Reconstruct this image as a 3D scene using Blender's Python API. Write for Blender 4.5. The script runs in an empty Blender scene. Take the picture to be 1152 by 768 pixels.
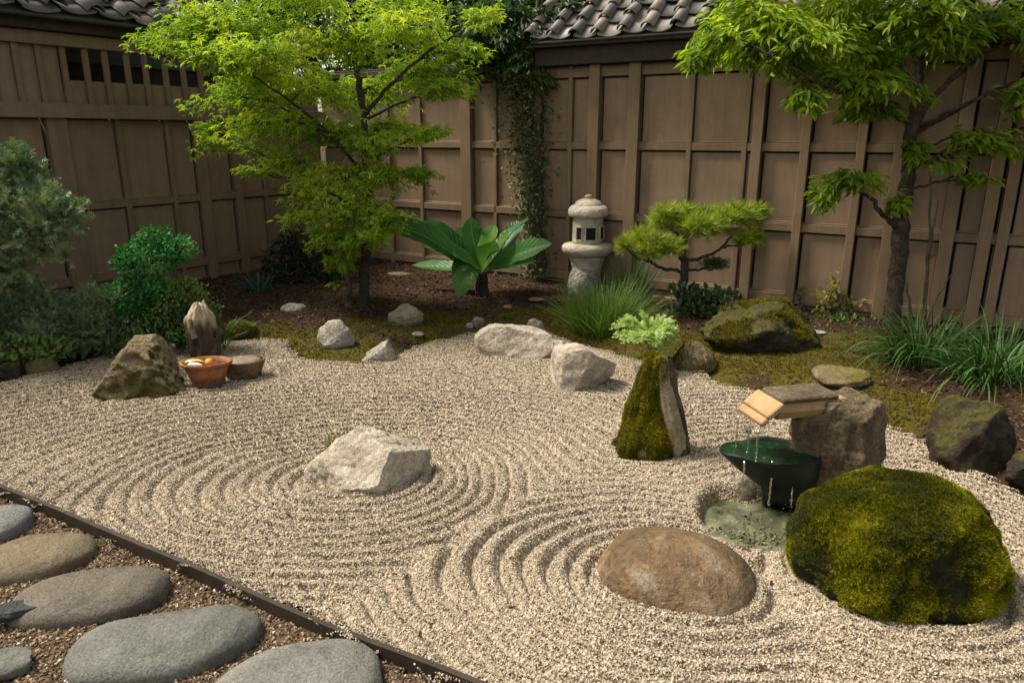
import bpy, bmesh, math
import numpy as np
from mathutils import Vector

# ------------------------------------------------------------------ camera, sky, sun, exposure
SC = bpy.context.scene
COL = SC.collection
FPX, PITCH, CAMH = 815.0, math.radians(15.9), 1.8
cd = bpy.data.cameras.new("camera")
cd.sensor_width = 36.0
cd.lens = FPX / 1152 * 36
cd.clip_start, cd.clip_end = 0.05, 2000
cam = bpy.data.objects.new("camera", cd)
cam.location = (0, 0, CAMH)
cam.rotation_euler = (math.pi / 2 - PITCH, 0, 0)
COL.objects.link(cam)
SC.camera = cam

SUN_EL, SUN_AZ = math.radians(56), math.radians(-77)      # azimuth from +Y towards +X: behind and to the left
W = bpy.data.worlds.new("World")
SC.world = W
W.use_nodes = True
wn = W.node_tree
sky = wn.nodes.new("ShaderNodeTexSky")
sky.sky_type = 'NISHITA'
sky.sun_disc = False
sky.sun_elevation = SUN_EL
sky.sun_rotation = SUN_AZ
sky.air_density, sky.dust_density, sky.ozone_density = 0.8, 3.0, 0.3
wn.nodes["Background"].inputs[1].default_value = 0.15
hs = wn.nodes.new("ShaderNodeHueSaturation")             # hazy, warm sky light
hs.inputs['Saturation'].default_value = 0.45
wm = wn.nodes.new("ShaderNodeMix")
wm.data_type, wm.blend_type = 'RGBA', 'MULTIPLY'
wm.inputs[0].default_value = 1.0
wm.inputs[7].default_value = (1.0, 0.955, 0.82, 1)
wn.links.new(sky.outputs[0], hs.inputs['Color'])
wn.links.new(hs.outputs[0], wm.inputs[6])
wn.links.new(wm.outputs[2], wn.nodes["Background"].inputs[0])
sl = bpy.data.lights.new("sun", 'SUN')
sl.energy = 3.8
sl.angle = math.radians(15)
sl.color = (1.0, 0.92, 0.79)
sun = bpy.data.objects.new("sun", sl)
sd = Vector((math.sin(SUN_AZ) * math.cos(SUN_EL), math.cos(SUN_AZ) * math.cos(SUN_EL), math.sin(SUN_EL)))
sun.rotation_euler = sd.to_track_quat('Z', 'Y').to_euler()
sun.location = sd * 30
COL.objects.link(sun)
vs = SC.view_settings
vs.view_transform = 'Standard'
vs.look = 'None'
vs.gamma = 1
vs.use_curve_mapping = False
vs.exposure = 0.76
SC.cycles.max_bounces = 6
SC.cycles.transparent_max_bounces = 12
SC.cycles.use_denoising = True

# ------------------------------------------------------------------ measuring helpers
CT, ST = math.cos(PITCH), math.sin(PITCH)
CAM = np.array((0, 0, CAMH))
def ray(px, py):
    u, v = (px - 576) / FPX, (py - 384) / FPX
    return np.array((u, CT - v * ST, -ST - v * CT))
def at(px, py, z=0.0):
    r = ray(px, py)
    return CAM + r * ((z - CAMH) / r[2])
def atY(px, py, Y):
    r = ray(px, py)
    return CAM + r * (Y / r[1])
def mpp(P):
    return (P[1] * CT - (P[2] - CAMH) * ST) / FPX

# ------------------------------------------------------------------ numpy noise
def _h(i, j, k, s):
    n = (i * 374761393 + j * 668265263 + k * 2147483647 + s * 1274126177) & 0xFFFFFFFF
    n = ((n ^ (n >> 13)) * 1274126177) & 0xFFFFFFFF
    n = (n ^ (n >> 16)) & 0xFFFF
    return n / 32767.5 - 1.0
def vnoise(P, seed=0):
    P = np.asarray(P, float)
    I = np.floor(P).astype(np.int64)
    f = P - I
    f = f * f * (3 - 2 * f)
    r = 0
    for a in (0, 1):
        for b in (0, 1):
            for c in (0, 1):
                w = (f[:, 0] if a else 1 - f[:, 0]) * (f[:, 1] if b else 1 - f[:, 1]) * (f[:, 2] if c else 1 - f[:, 2])
                r = r + w * _h(I[:, 0] + a, I[:, 1] + b, I[:, 2] + c, seed)
    return r
def fbm(P, scale, oct=4, seed=0):
    r, a, P = 0, 1.0, np.asarray(P, float) * scale
    for o in range(oct):
        r = r + a * vnoise(P + o * 17.3, seed + o)
        a *= 0.5
        P = P * 2.03
    return r
def fbm2(x, y, scale, oct=3, seed=0):
    return fbm(np.stack([x, y, np.zeros_like(x)], 1), scale, oct, seed)
def sstep(x, a, b):
    t = np.clip((x - a) / (b - a), 0, 1)
    return t * t * (3 - 2 * t)

# ------------------------------------------------------------------ mesh helpers
class Geo:
    def __init__(s):
        s.V, s.F, s.A, s.n = [], [], {}, 0
    def add(s, V, F, **at):
        V = np.asarray(V, float).reshape(-1, 3)
        for f in (F if isinstance(F, list) else [F]):
            s.F.append(np.asarray(f, np.int64) + s.n)
        s.V.append(V)
        for k in ('rnd',) + tuple(at):
            s.A.setdefault(k, [])
        for k in s.A:
            v = at.get(k, None)
            if v is None: v = 0.5
            s.A[k].append(np.broadcast_to(np.asarray(v, float), (len(V),)))
        s.n += len(V)
        return s

def setp(o, label=None, cat=None, group=None, kind=None):
    if label: o["label"] = label
    if cat: o["category"] = cat
    if group: o["group"] = group
    if kind: o["kind"] = kind
    return o
WL = {}
def link(name, geo, mat, parent=None, loc=None, smooth=False, **kw):
    V = np.concatenate(geo.V)
    if parent is not None:
        org = WL[parent.name] if loc is None else np.asarray(loc, float)
    else:
        org = np.asarray(loc, float) if loc is not None else np.zeros(3)
    me = bpy.data.meshes.new(name)
    Vl = (V - org).astype(np.float32)
    me.vertices.add(len(Vl))
    me.vertices.foreach_set('co', Vl.ravel())
    tot = np.concatenate([np.full(len(f), f.shape[1]) for f in geo.F])
    loops = np.concatenate([f.ravel() for f in geo.F])
    me.loops.add(len(loops))
    me.loops.foreach_set('vertex_index', loops.astype(np.int32))
    me.polygons.add(len(tot))
    me.polygons.foreach_set('loop_start', np.concatenate([[0], np.cumsum(tot)[:-1]]).astype(np.int32))
    me.polygons.foreach_set('loop_total', tot.astype(np.int32))
    me.polygons.foreach_set('use_smooth', np.full(len(tot), smooth))
    for k, lst in geo.A.items():
        if sum(len(l) for l in lst) == len(V):
            a = me.attributes.new(k, 'FLOAT', 'POINT')
            a.data.foreach_set('value', np.concatenate(lst).astype(np.float32))
    me.update(calc_edges=True)
    me.validate()
    me.materials.append(mat)
    o = bpy.data.objects.new(name, me)
    COL.objects.link(o)
    if parent is not None:
        o.parent = parent
        o.location = org - WL[parent.name]
    else:
        o.location = org
    WL[o.name] = org
    return setp(o, **kw)
def thing(name, label, cat, loc, group=None):
    o = bpy.data.objects.new(name, None)
    o.empty_display_size = 0.1
    o.location = loc
    COL.objects.link(o)
    WL[o.name] = np.asarray(loc, float)
    return setp(o, label, cat, group)

def tube(pts, rad, n=8, wob=0.0, seed=0):
    P = np.asarray(pts, float)
    R = np.broadcast_to(np.asarray(rad, float), (len(P),))
    V, F = [], []
    T = np.gradient(P, axis=0)
    T /= np.linalg.norm(T, axis=1)[:, None] + 1e-9
    up = np.array((0.3, 0.9, 0.1)) if abs(T[0][2]) > 0.7 else np.array((0, 0, 1.0))
    rs = np.random.RandomState(seed)
    for i in range(len(P)):
        a = np.cross(T[i], up)
        a /= np.linalg.norm(a) + 1e-9
        b = np.cross(a, T[i])
        up = b
        th = np.arange(n) * 2 * math.pi / n
        rr = R[i] * (1 + wob * rs.uniform(-1, 1, n))
        V.append(P[i] + rr[:, None] * (np.cos(th)[:, None] * a + np.sin(th)[:, None] * b))
    V = np.concatenate(V + [P[:1], P[-1:]])
    for i in range(len(P) - 1):
        k = np.arange(n)
        F.append(np.stack([i * n + k, i * n + (k + 1) % n, (i + 1) * n + (k + 1) % n, (i + 1) * n + k], 1))
    k = np.arange(n)
    c0, c1, e = len(V) - 2, len(V) - 1, (len(P) - 1) * n
    caps = np.concatenate([np.stack([(k + 1) % n, k, np.full(n, c0)], 1), np.stack([e + k, e + (k + 1) % n, np.full(n, c1)], 1)])
    return V, [np.concatenate(F), caps]
def curve(pts, m=6, jit=0.0, seed=0):
    P = np.asarray(pts, float)
    t = np.linspace(0, len(P) - 1, (len(P) - 1) * m + 1)
    Q = np.pad(P, ((1, 1), (0, 0)), mode='edge')
    Q[0] = 2 * P[0] - P[1]
    Q[-1] = 2 * P[-1] - P[-2]
    out = []
    for x in t:
        i = min(int(x), len(P) - 2)
        f = x - i
        a, b, c, d = Q[i:i + 4]
        out.append(0.5 * (2 * b + (c - a) * f + (2 * a - 5 * b + 4 * c - d) * f * f + (3 * b - a - 3 * c + d) * f ** 3))
    out = np.array(out)
    if jit:
        out[1:-1] += np.random.RandomState(seed).normal(0, jit, (len(out) - 2, 3))
    return out
def boxg(geo, O, ex, ey, ez, a0, a1, b0, b1, c0, c1, rnd=0.5, bev=0.004):
    # a box in the frame (ex, ey, ez) with its edges slightly chamfered
    bev = min(bev, (a1 - a0) / 3, (b1 - b0) / 3, (c1 - c0) / 3)
    bm = bmesh.new()
    bmesh.ops.create_cube(bm, size=1.0)
    for v in bm.verts:
        v.co = Vector(((a0 + a1) / 2 + v.co.x * (a1 - a0), (b0 + b1) / 2 + v.co.y * (b1 - b0), (c0 + c1) / 2 + v.co.z * (c1 - c0)))
    bmesh.ops.bevel(bm, geom=bm.edges[:], offset=bev, segments=1, affect='EDGES', clamp_overlap=True)
    bm.normal_update()
    L = np.array([v.co[:] for v in bm.verts])
    V = O + L[:, :1] * ex + L[:, 1:2] * ey + L[:, 2:] * ez
    by = {}
    for f in bm.faces:
        by.setdefault(len(f.verts), []).append([v.index for v in f.verts])
    bm.free()
    geo.add(V, [np.array(f) for f in by.values()], rnd=rnd)
    return geo
_ico = {}
def ico(sub):
    if sub not in _ico:
        bm = bmesh.new()
        bmesh.ops.create_icosphere(bm, subdivisions=sub, radius=1)
        _ico[sub] = (np.array([v.co[:] for v in bm.verts]), np.array([[v.index for v in f.verts] for f in bm.faces]))
        bm.free()
    return _ico[sub][0].copy(), _ico[sub][1]
def rotz(V, a):
    c, s = math.cos(a), math.sin(a)
    return np.stack([V[:, 0] * c - V[:, 1] * s, V[:, 0] * s + V[:, 1] * c, V[:, 2]], 1)
def rand_rot(n, rs, tilt=None, up=None):
    # random orientation matrices; with tilt: local Z stays within about tilt of up
    yaw = rs.uniform(0, 2 * math.pi, n)
    if tilt is None:
        q = rs.normal(0, 1, (n, 4))
        q /= np.linalg.norm(q, axis=1)[:, None]
        w, x, y, z = q.T
        return np.stack([np.stack([1 - 2 * (y * y + z * z), 2 * (x * y - z * w), 2 * (x * z + y * w)], 1),
                         np.stack([2 * (x * y + z * w), 1 - 2 * (x * x + z * z), 2 * (y * z - x * w)], 1),
                         np.stack([2 * (x * z - y * w), 2 * (y * z + x * w), 1 - 2 * (x * x + y * y)], 1)], 1)
    Z = np.broadcast_to(np.array((0, 0, 1.0)) if up is None else up, (n, 3)) + rs.normal(0, tilt, (n, 3))
    Z /= np.linalg.norm(Z, axis=1)[:, None]
    X = np.stack([np.cos(yaw), np.sin(yaw), np.zeros(n)], 1)
    X -= (X * Z).sum(1)[:, None] * Z
    X /= np.linalg.norm(X, axis=1)[:, None] + 1e-9
    Y = np.cross(Z, X)
    return np.stack([X, Y, Z], 2)
def frames(X, Z):
    X = X / (np.linalg.norm(X, axis=1)[:, None] + 1e-9)
    Z = Z - (Z * X).sum(1)[:, None] * X
    Z /= np.linalg.norm(Z, axis=1)[:, None] + 1e-9
    return np.stack([X, np.cross(Z, X), Z], 2)
def scatter(geo, tv, tf, P, R, S, rnd, **extra):
    tv = np.asarray(tv, float)
    S = np.asarray(S, float)
    if S.ndim == 1: S = np.repeat(S[:, None], 3, 1)
    n, k = len(P), len(tv)
    L = tv[None] * S[:, None, :]
    V = np.einsum('nij,nkj->nki', R, L) + P[:, None, :]
    off = (np.arange(n) * k)[:, None, None]
    F = [(np.asarray(f)[None] + off).reshape(-1, np.asarray(f).shape[1]) for f in (tf if isinstance(tf, list) else [tf])]
    geo.add(V.reshape(-1, 3), F, rnd=np.repeat(rnd, k), **{q: np.repeat(v, k) for q, v in extra.items()})
    return geo

# leaf and needle templates (unit length along +X, face up +Z)
def t_lance(w=0.3, fold=0.08, droop=0.15):
    V = [(0, 0, 0), (.33, w / 2, fold), (.33, 0, -.02), (.33, -w / 2, fold), (.7, w * .38, fold * .7 - droop * .4), (.7, 0, -droop * .5), (.7, -w * .38, fold * .7 - droop * .4), (1, 0, -droop)]
    return np.array(V), [np.array([[0, 2, 1], [0, 3, 2], [4, 5, 7], [5, 6, 7]]), np.array([[1, 2, 5, 4], [2, 3, 6, 5]])]
def t_maple():
    V, F = [(0, 0, 0)], []
    for a, l in ((-118, .55), (-62, .85), (0, 1.0), (62, .85), (118, .55)):
        a = math.radians(a)
        c, s = math.cos(a), math.sin(a)
        i = len(V)
        for x, y, z in ((.42 * l, .15 * l, .02), (l, 0, -.22 * l), (.42 * l, -.15 * l, .02)):
            V.append((x * c - y * s, x * s + y * c, z))
        F.append((0, i + 2, i + 1, i))
    return np.array(V), [np.array(F)]
def t_blade(w=0.06):
    return np.array([(0, -w / 2, 0), (0, w / 2, 0), (.55, w / 2.4, .06), (.55, -w / 2.4, .06), (1, 0, 0)]), [np.array([[0, 3, 2, 1]]), np.array([[3, 4, 2]])]
def t_tuft(k=7, seed=3, w=0.10, spread=0.8):
    rs = np.random.RandomState(seed)
    V, F = [], []
    for q in range(k):
        a = rs.uniform(0, 6.28)
        t = rs.uniform(0.1, spread)
        d = np.array((math.cos(a) * math.sin(t), math.sin(a) * math.sin(t), math.cos(t))) * rs.uniform(.6, 1)
        s = np.array((-math.sin(a), math.cos(a), 0)) * w / 2
        i = len(V)
        V += [-s, s, d]
        F.append((i, i + 1, i + 2))
    return np.array(V), [np.array(F)]
def t_spray(n=9, w=0.10, ang=0.8):
    # feathery conifer sprig: short needles along a small stem
    V, F = [], []
    rs = np.random.RandomState(5)
    for q in range(n):
        x = q / n
        for sgn in (-1, 1):
            l = 0.42 * (1 - x * .6)
            d = np.array((math.cos(ang) * l, sgn * math.sin(ang) * l, rs.uniform(-.15, .22)))
            b = np.array((x, 0, 0))
            i = len(V)
            V += [b, b + (w, 0, 0), b + d]
            F.append((i, i + 1, i + 2) if sgn > 0 else (i + 1, i, i + 2))
    i = len(V)
    V += [(0, -.02, 0), (0, .02, 0), (1.05, 0, 0)]
    F.append((i, i + 2, i + 1))
    return np.array(V), [np.array(F)]
T_LANCE, T_MAPLE, T_BLADE, T_TUFT, T_SPRAY = t_lance(), t_maple(), t_blade(), t_tuft(), t_spray()
T_MOSS = t_tuft(6, 21, .24, 1.0)
T_OVAL = t_lance(w=0.6, fold=0.1, droop=0.1)
T_OCT = (np.array([(1, 0, 0), (-1, 0, 0), (0, 1, 0), (0, -1, 0), (0, 0, 1), (0, 0, -1)], float),
         [np.array([[0, 2, 4], [2, 1, 4], [1, 3, 4], [3, 0, 4], [2, 0, 5], [1, 2, 5], [3, 1, 5], [0, 3, 5]])])

# ------------------------------------------------------------------ materials
def srgb(*c):
    return tuple(((x / 255 + .055) / 1.055) ** 2.4 if x > 10 else x / 255 / 12.92 for x in c)
class NT:
    def __init__(s, name):
        s.m = bpy.data.materials.new(name)
        s.m.use_nodes = True
        s.t = s.m.node_tree
        s.t.nodes.clear()
        s.out = s.n("ShaderNodeOutputMaterial")
        s.co = s.n("ShaderNodeTexCoord").outputs['Object']
    def n(s, k, **p):
        q = s.t.nodes.new(k)
        for a, b in p.items(): setattr(q, a, b)
        return q
    def l(s, a, b): s.t.links.new(a, b)
    def noise(s, sc, det=5, rough=.6, co=None, dist=0):
        q = s.n("ShaderNodeTexNoise")
        q.inputs['Scale'].default_value = sc
        q.inputs['Detail'].default_value = det
        q.inputs['Roughness'].default_value = rough
        q.inputs['Distortion'].default_value = dist
        s.l(co or s.co, q.inputs['Vector'])
        return q.outputs['Fac']
    def vor(s, sc, out='Distance'):
        q = s.n("ShaderNodeTexVoronoi")
        q.inputs['Scale'].default_value = sc
        s.l(s.co, q.inputs['Vector'])
        return q.outputs[out]
    def stretch(s, x, y, z):
        q = s.n("ShaderNodeMapping")
        q.inputs['Scale'].default_value = (x, y, z)
        s.l(s.co, q.inputs['Vector'])
        return q.outputs[0]
    def ramp(s, fac, stops, interp='LINEAR'):
        q = s.n("ShaderNodeValToRGB")
        q.color_ramp.interpolation = interp
        e = q.color_ramp.elements
        while len(e) < len(stops): e.new(.5)
        for i, (p, c) in enumerate(stops):
            e[i].position = p
            c = (c, c, c) if not hasattr(c, '__len__') else c
            e[i].color = (*c, 1)
        s.l(fac, q.inputs[0])
        return q.outputs[0]
    def mix(s, fac, a, b, mode='MIX'):
        q = s.n("ShaderNodeMix", data_type='RGBA', blend_type=mode)
        for v, i in ((fac, 0), (a, 6), (b, 7)):
            if isinstance(v, bpy.types.NodeSocket): s.l(v, q.inputs[i])
            else: q.inputs[i].default_value = v if i == 0 else (*v, 1)
        return q.outputs[2]
    def math(s, op, a, b=0.0):
        q = s.n("ShaderNodeMath", operation=op)
        for i, v in enumerate((a, b)):
            if isinstance(v, bpy.types.NodeSocket): s.l(v, q.inputs[i])
            else: q.inputs[i].default_value = v
        return q.outputs[0]
    def attr(s, name):
        return s.n("ShaderNodeAttribute", attribute_name=name).outputs['Fac']
    def up(s):
        g = s.n("ShaderNodeNewGeometry")
        x = s.n("ShaderNodeSeparateXYZ")
        s.l(g.outputs['Normal'], x.inputs[0])
        return x.outputs[2]
    def finish(s, color, rough=.8, bumps=(), spec=.3, transl=None):
        p = s.n("ShaderNodeBsdfPrincipled")
        if isinstance(color, bpy.types.NodeSocket): s.l(color, p.inputs['Base Color'])
        else: p.inputs['Base Color'].default_value = (*color, 1)
        if isinstance(rough, bpy.types.NodeSocket): s.l(rough, p.inputs['Roughness'])
        else: p.inputs['Roughness'].default_value = rough
        p.inputs['Specular IOR Level'].default_value = spec
        nrm = None
        for h, st, d in bumps:
            b = s.n("ShaderNodeBump")
            b.inputs['Strength'].default_value = st
            b.inputs['Distance'].default_value = d
            s.l(h, b.inputs['Height'])
            if nrm: s.l(nrm, b.inputs['Normal'])
            nrm = b.outputs[0]
        if nrm: s.l(nrm, p.inputs['Normal'])
        sh = p.outputs[0]
        if transl:
            f, tc = transl
            tr = s.n("ShaderNodeBsdfTranslucent")
            if isinstance(tc, bpy.types.NodeSocket): s.l(tc, tr.inputs[0])
            else: tr.inputs[0].default_value = (*tc, 1)
            mx = s.n("ShaderNodeMixShader")
            mx.inputs[0].default_value = f
            s.l(sh, mx.inputs[1])
            s.l(tr.outputs[0], mx.inputs[2])
            sh = mx.outputs[0]
        s.l(sh, s.out.inputs[0])
        return s.m

def m_leaf(name, c0, c1, c2, tl=.35, rough=.5, spec=.35, bright=1.5, sc=1.6):
    s = NT(name)
    f = s.math('ADD', s.math('MULTIPLY', s.attr('rnd'), .6), s.math('MULTIPLY', s.noise(sc, 2), .4))
    c = s.ramp(f, [(.2, c0), (.5, c1), (.8, c2)])
    t = s.mix(1.0, c, (bright, bright * 1.05, bright * .6), 'MULTIPLY')
    return s.finish(c, rough, spec=spec, transl=(tl, t))
def m_rock(name, c0, c1, c2, sc=4, speck=60, sp_amt=.5, bump=.5, moss=None, moss_lo=.45, moss_hi=.6, moss_up=.35, rough=.85, speck_dark=.45, patches=()):
    s = NT(name)
    n1 = s.noise(sc, 8, .62, dist=.4)
    c = s.ramp(n1, [(.3, c0), (.5, c1), (.72, c2)])
    n2 = s.noise(speck, 4, .75)
    c = s.mix(sp_amt, c, s.ramp(n2, [(.35, speck_dark), (.5, .85), (.66, 1.25)]), 'MULTIPLY')
    st = s.noise(sc * 2.7, 6, .7)
    c = s.mix(s.ramp(st, [(.56, 0.0), (.7, .55)]), c, tuple(x * .45 for x in c0))
    for pc, ps, lo, hi in patches:
        c = s.mix(s.ramp(s.noise(ps, 7, .68, dist=.5), [(lo, 0.0), (hi, .85)]), c, s.mix(.5, pc, s.ramp(n2, [(.35, .5), (.5, .95), (.66, 1.3)]), 'MULTIPLY'))
    if moss:
        mk = s.math('ADD', s.noise(sc * .9, 6, .65), s.math('MULTIPLY', s.math('SUBTRACT', s.up(), .5), moss_up))
        mm = s.ramp(s.noise(45, 3), [(.3, tuple(x * .45 for x in moss)), (.6, moss), (.8, tuple(x * 1.5 for x in moss))])
        c = s.mix(s.ramp(mk, [(moss_lo, 0.0), (moss_hi, 1.0)]), c, mm)
    return s.finish(c, rough, bumps=[(s.noise(sc * 3, 8, .65), bump, .05), (n2, bump * .9, .012)], spec=.25)
def m_wood(name, c0, c1, stretch=(3, 3, .5), sc=6, rough=.7, bump=.2, spec=.3):
    s = NT(name)
    co = s.stretch(*stretch)
    n = s.noise(sc, 7, .65, co=co, dist=.6)
    c = s.ramp(n, [(.28, c0), (.72, c1)])
    c = s.mix(.45, c, s.ramp(s.noise(1.1, 5, .6), [(.3, .62), (.7, 1.25)]), 'MULTIPLY')
    c = s.mix(.5, c, s.ramp(s.noise(7, 6, .7), [(.3, .75), (.5, 1.0), (.75, 1.15)]), 'MULTIPLY')
    c = s.mix(.26, c, s.ramp(s.noise(5, 6, .75, co=s.stretch(2.2, 2.2, .16), dist=.3), [(.36, .55), (.5, 1.0), (.7, 1.12)]), 'MULTIPLY')
    c = s.mix(s.ramp(s.noise(26, 5, .8), [(.66, 0.0), (.74, .45)]), c, (.34, .29, .22))
    c = s.mix(s.ramp(s.noise(2.3, 7, .75), [(.58, 0.0), (.72, .35)]), c, (.075, .075, .04))
    return s.finish(c, rough, bumps=[(n, bump, .01)], spec=spec)

G_WOOD = m_wood("stained_board_wood", (.215, .146, .094), (.255, .176, .115), (4, 4, .35), 5, .65, .1)
G_WOODD = m_wood("stained_post_wood", (.17, .116, .071), (.225, .156, .098), (6, 6, .3), 9)
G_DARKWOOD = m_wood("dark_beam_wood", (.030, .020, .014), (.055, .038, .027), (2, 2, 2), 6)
s = NT("roof_tile_clay")
c = s.ramp(s.attr('rnd'), [(0, (.055, .05, .047)), (.5, (.13, .115, .102)), (.85, (.19, .155, .125)), (1, (.28, .255, .225))])
c = s.mix(.6, c, s.ramp(s.noise(14, 7, .7), [(.3, .5), (.55, 1.0), (.75, 1.5)]), 'MULTIPLY')
G_TILE = s.finish(c, .55, bumps=[(s.noise(30, 6, .7), .4, .01)], spec=.4)

s = NT("pale_raked_gravel_bed")
c = s.ramp(s.vor(95, 'Color'), [(0, (.10, .075, .05)), (.5, (.30, .245, .175)), (1, (.5, .43, .33))])
G_GRAV = s.finish(c, .9, bumps=[(s.vor(95), .8, .012)])
s = NT("pale_gravel_grit")
c = s.ramp(s.attr('rnd'), [(0, (.05, .036, .024)), (.16, (.17, .13, .088)), (.42, (.335, .272, .192)), (.85, (.46, .39, .295)), (1, (.60, .54, .45))])
c = s.mix(.35, c, s.ramp(s.noise(1.2, 4, .6), [(.3, .72), (.7, 1.15)]), 'MULTIPLY')
G_CHIP = s.finish(c, .85, spec=.25)
s = NT("brown_path_pebbles")
c = s.ramp(s.attr('rnd'), [(0, (.04, .025, .015)), (.3, (.10, .064, .036)), (.7, (.185, .125, .07)), (.93, (.33, .25, .16)), (1, (.55, .48, .38))])
G_PATHCHIP = s.finish(c, .8, spec=.3)
s = NT("brown_path_bed")
c = s.ramp(s.vor(70, 'Color'), [(0, (.03, .02, .012)), (1, (.12, .08, .048))])
G_PATH = s.finish(c, .95, bumps=[(s.vor(70), .8, .012)])
s = NT("mulch_and_moss_soil")
mul = s.ramp(s.noise(22, 7, .75), [(.3, (.016, .010, .006)), (.5, (.045, .026, .014)), (.72, (.085, .05, .026))])
mos = s.ramp(s.noise(16, 7, .7), [(.3, (.030, .028, .006)), (.5, (.075, .062, .011)), (.72, (.13, .10, .016))])
G_SOIL = s.finish(s.mix(s.attr('moss'), mul, mos), .95, bumps=[(s.noise(40, 8, .75), .9, .03)], spec=.15)
s = NT("bark_mulch")
c = s.ramp(s.attr('rnd'), [(0, (.015, .009, .005)), (.45, (.06, .032, .017)), (.85, (.10, .058, .031)), (1, (.18, .12, .07))])
G_MULCH = s.finish(c, .9, spec=.2)
G_MOSSG = m_leaf("ground_moss", (.028, .025, .004), (.085, .072, .010), (.18, .14, .018), tl=.2, rough=.9, spec=.1, sc=3)
G_MOSS = m_leaf("boulder_moss", (.032, .034, .003), (.135, .135, .008), (.38, .355, .016), tl=.25, rough=.9, spec=.1, sc=5)
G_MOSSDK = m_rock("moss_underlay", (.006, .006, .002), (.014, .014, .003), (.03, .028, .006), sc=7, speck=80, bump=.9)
G_BARK = m_rock("dark_tree_bark", (.035, .026, .02), (.065, .05, .038), (.11, .09, .07), sc=9, speck=70, bump=1.0)
G_BARKP = m_rock("speckled_tree_bark", (.05, .035, .025), (.10, .072, .05), (.21, .165, .12), sc=14, speck=55, bump=1.0)
G_TWIG = m_rock("twig_bark", (.05, .035, .02), (.10, .075, .045), (.16, .12, .08), sc=12, speck=70, bump=.4)

# ------------------------------------------------------------------ plan of the garden
def pipoly(x, y, poly):
    r = np.zeros(len(x), bool)
    n = len(poly)
    for i in range(n):
        x0, y0 = poly[i][:2]
        x1, y1 = poly[(i + 1) % n][:2]
        k = ((y0 > y) != (y1 > y))
        with np.errstate(divide='ignore', invalid='ignore'):
            r ^= k & (x < (x1 - x0) * (y - y0) / (y1 - y0 + 1e-12) + x0)
    return r
def dpoly(x, y, poly, closed=True):
    d = np.full(len(x), 1e9)
    n = len(poly)
    for i in range(n if closed else n - 1):
        a, b = np.array(poly[i][:2]), np.array(poly[(i + 1) % n][:2])
        e = b - a
        t = np.clip(((x - a[0]) * e[0] + (y - a[1]) * e[1]) / (e @ e + 1e-12), 0, 1)
        d = np.minimum(d, np.hypot(x - a[0] - t * e[0], y - a[1] - t * e[1]))
    return d
EDGE0, EDGE1 = at(0, 549)[:2], at(530, 771)[:2]
ED = (EDGE1 - EDGE0) / np.linalg.norm(EDGE1 - EDGE0)
EN = np.array((ED[1], -ED[0]))
if EN[0] > 0: EN = -EN                                     # towards the path
E_A, E_B = EDGE0 - ED * 4.2, EDGE1 + ED * 2.5
border = [(-60, 445), (0, 430), (60, 416), (100, 404), (150, 392), (200, 386), (250, 384), (300, 382), (318, 383), (326, 393), (337, 402), (360, 405),
          (385, 406), (410, 408), (435, 403), (455, 395), (480, 386), (510, 378), (540, 372), (575, 368), (615, 373), (640, 384), (690, 396),
          (715, 405), (735, 410), (760, 413), (790, 420), (812, 432), (835, 437), (905, 446), (960, 462), (985, 476), (1012, 483), (1040, 496), (1075, 515),
          (1110, 535), (1152, 556)]
BORD = [at(*p)[:2] for p in border]
GPOLY = [E_A, at(-330, 500)[:2]] + BORD + [at(1300, 640)[:2], np.array((3.4, 1.0)), E_B]
POOL = [at(*p)[:2] for p in [(786, 575), (790, 555), (806, 545), (835, 545), (870, 548), (925, 556), (945, 575), (930, 600), (905, 612), (870, 617), (835, 612), (805, 600)]]

C_ROCK = at(415, 540)[:2]
C_FLAT = at(760, 655)[:2]
C_MOSS = at(1015, 655)[:2]
C_STUMP = at(738, 505)[:2]
def smin(a, b, k):
    h = np.clip(.5 + .5 * (b - a) / k, 0, 1)
    return b * (1 - h) + a * h - k * h * (1 - h)
def rake(x, y):
    dx, dy = x - C_ROCK[0], y - C_ROCK[1]
    dx = np.where(dx < 0, dx * .62, dx * .92)
    d1 = np.hypot(dx, dy * 1.02) - .32
    a = math.radians(-18)
    fx, fy = x - C_FLAT[0], y - C_FLAT[1]
    d2 = np.hypot((fx * math.cos(a) + fy * math.sin(a)) * .72, -fx * math.sin(a) + fy * math.cos(a)) - .30
    d3 = np.hypot((x - C_MOSS[0]) * .95, y - C_MOSS[1]) - .52
    d4 = np.hypot(x - C_STUMP[0], y - C_STUMP[1]) - .12
    return smin(smin(d1, d2, .10), d3, .12)
def gheight(x, y):
    phi = rake(x, y)
    w = phi + .035 * fbm2(x, y, 1.6, 3, 5)
    ph = w / .075 * 2 * math.pi
    s = np.sin(ph) + .38 * np.sin(2 * ph + 1.2)
    am = .0118 * (1 - sstep(phi, 1.5, 2.6)) * np.clip(.88 + .55 * fbm2(x, y, 1.1, 3, 9), .25, 1.15) * (1 - .55 * sstep(y, 4.6, 6.0))
    am = am * (1 + .55 * (1 - sstep(y, 2.5, 3.7))) + .004
    z = s * am + .010 * fbm2(x, y, 1.4, 3, 2) + .004 * fbm2(x, y, 9, 2, 3)
    dp = dpoly(x, y, POOL)
    ins = pipoly(x, y, POOL)
    sg = np.where(ins, -dp, dp)
    z = z * sstep(sg, .0, .12) - .13 * (1 - sstep(sg, -.06, .035))
    return z
def gravel_mask(x, y):
    ins = pipoly(x, y, GPOLY)
    d = dpoly(x, y, GPOLY)
    return np.where(ins, d, -d)
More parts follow.
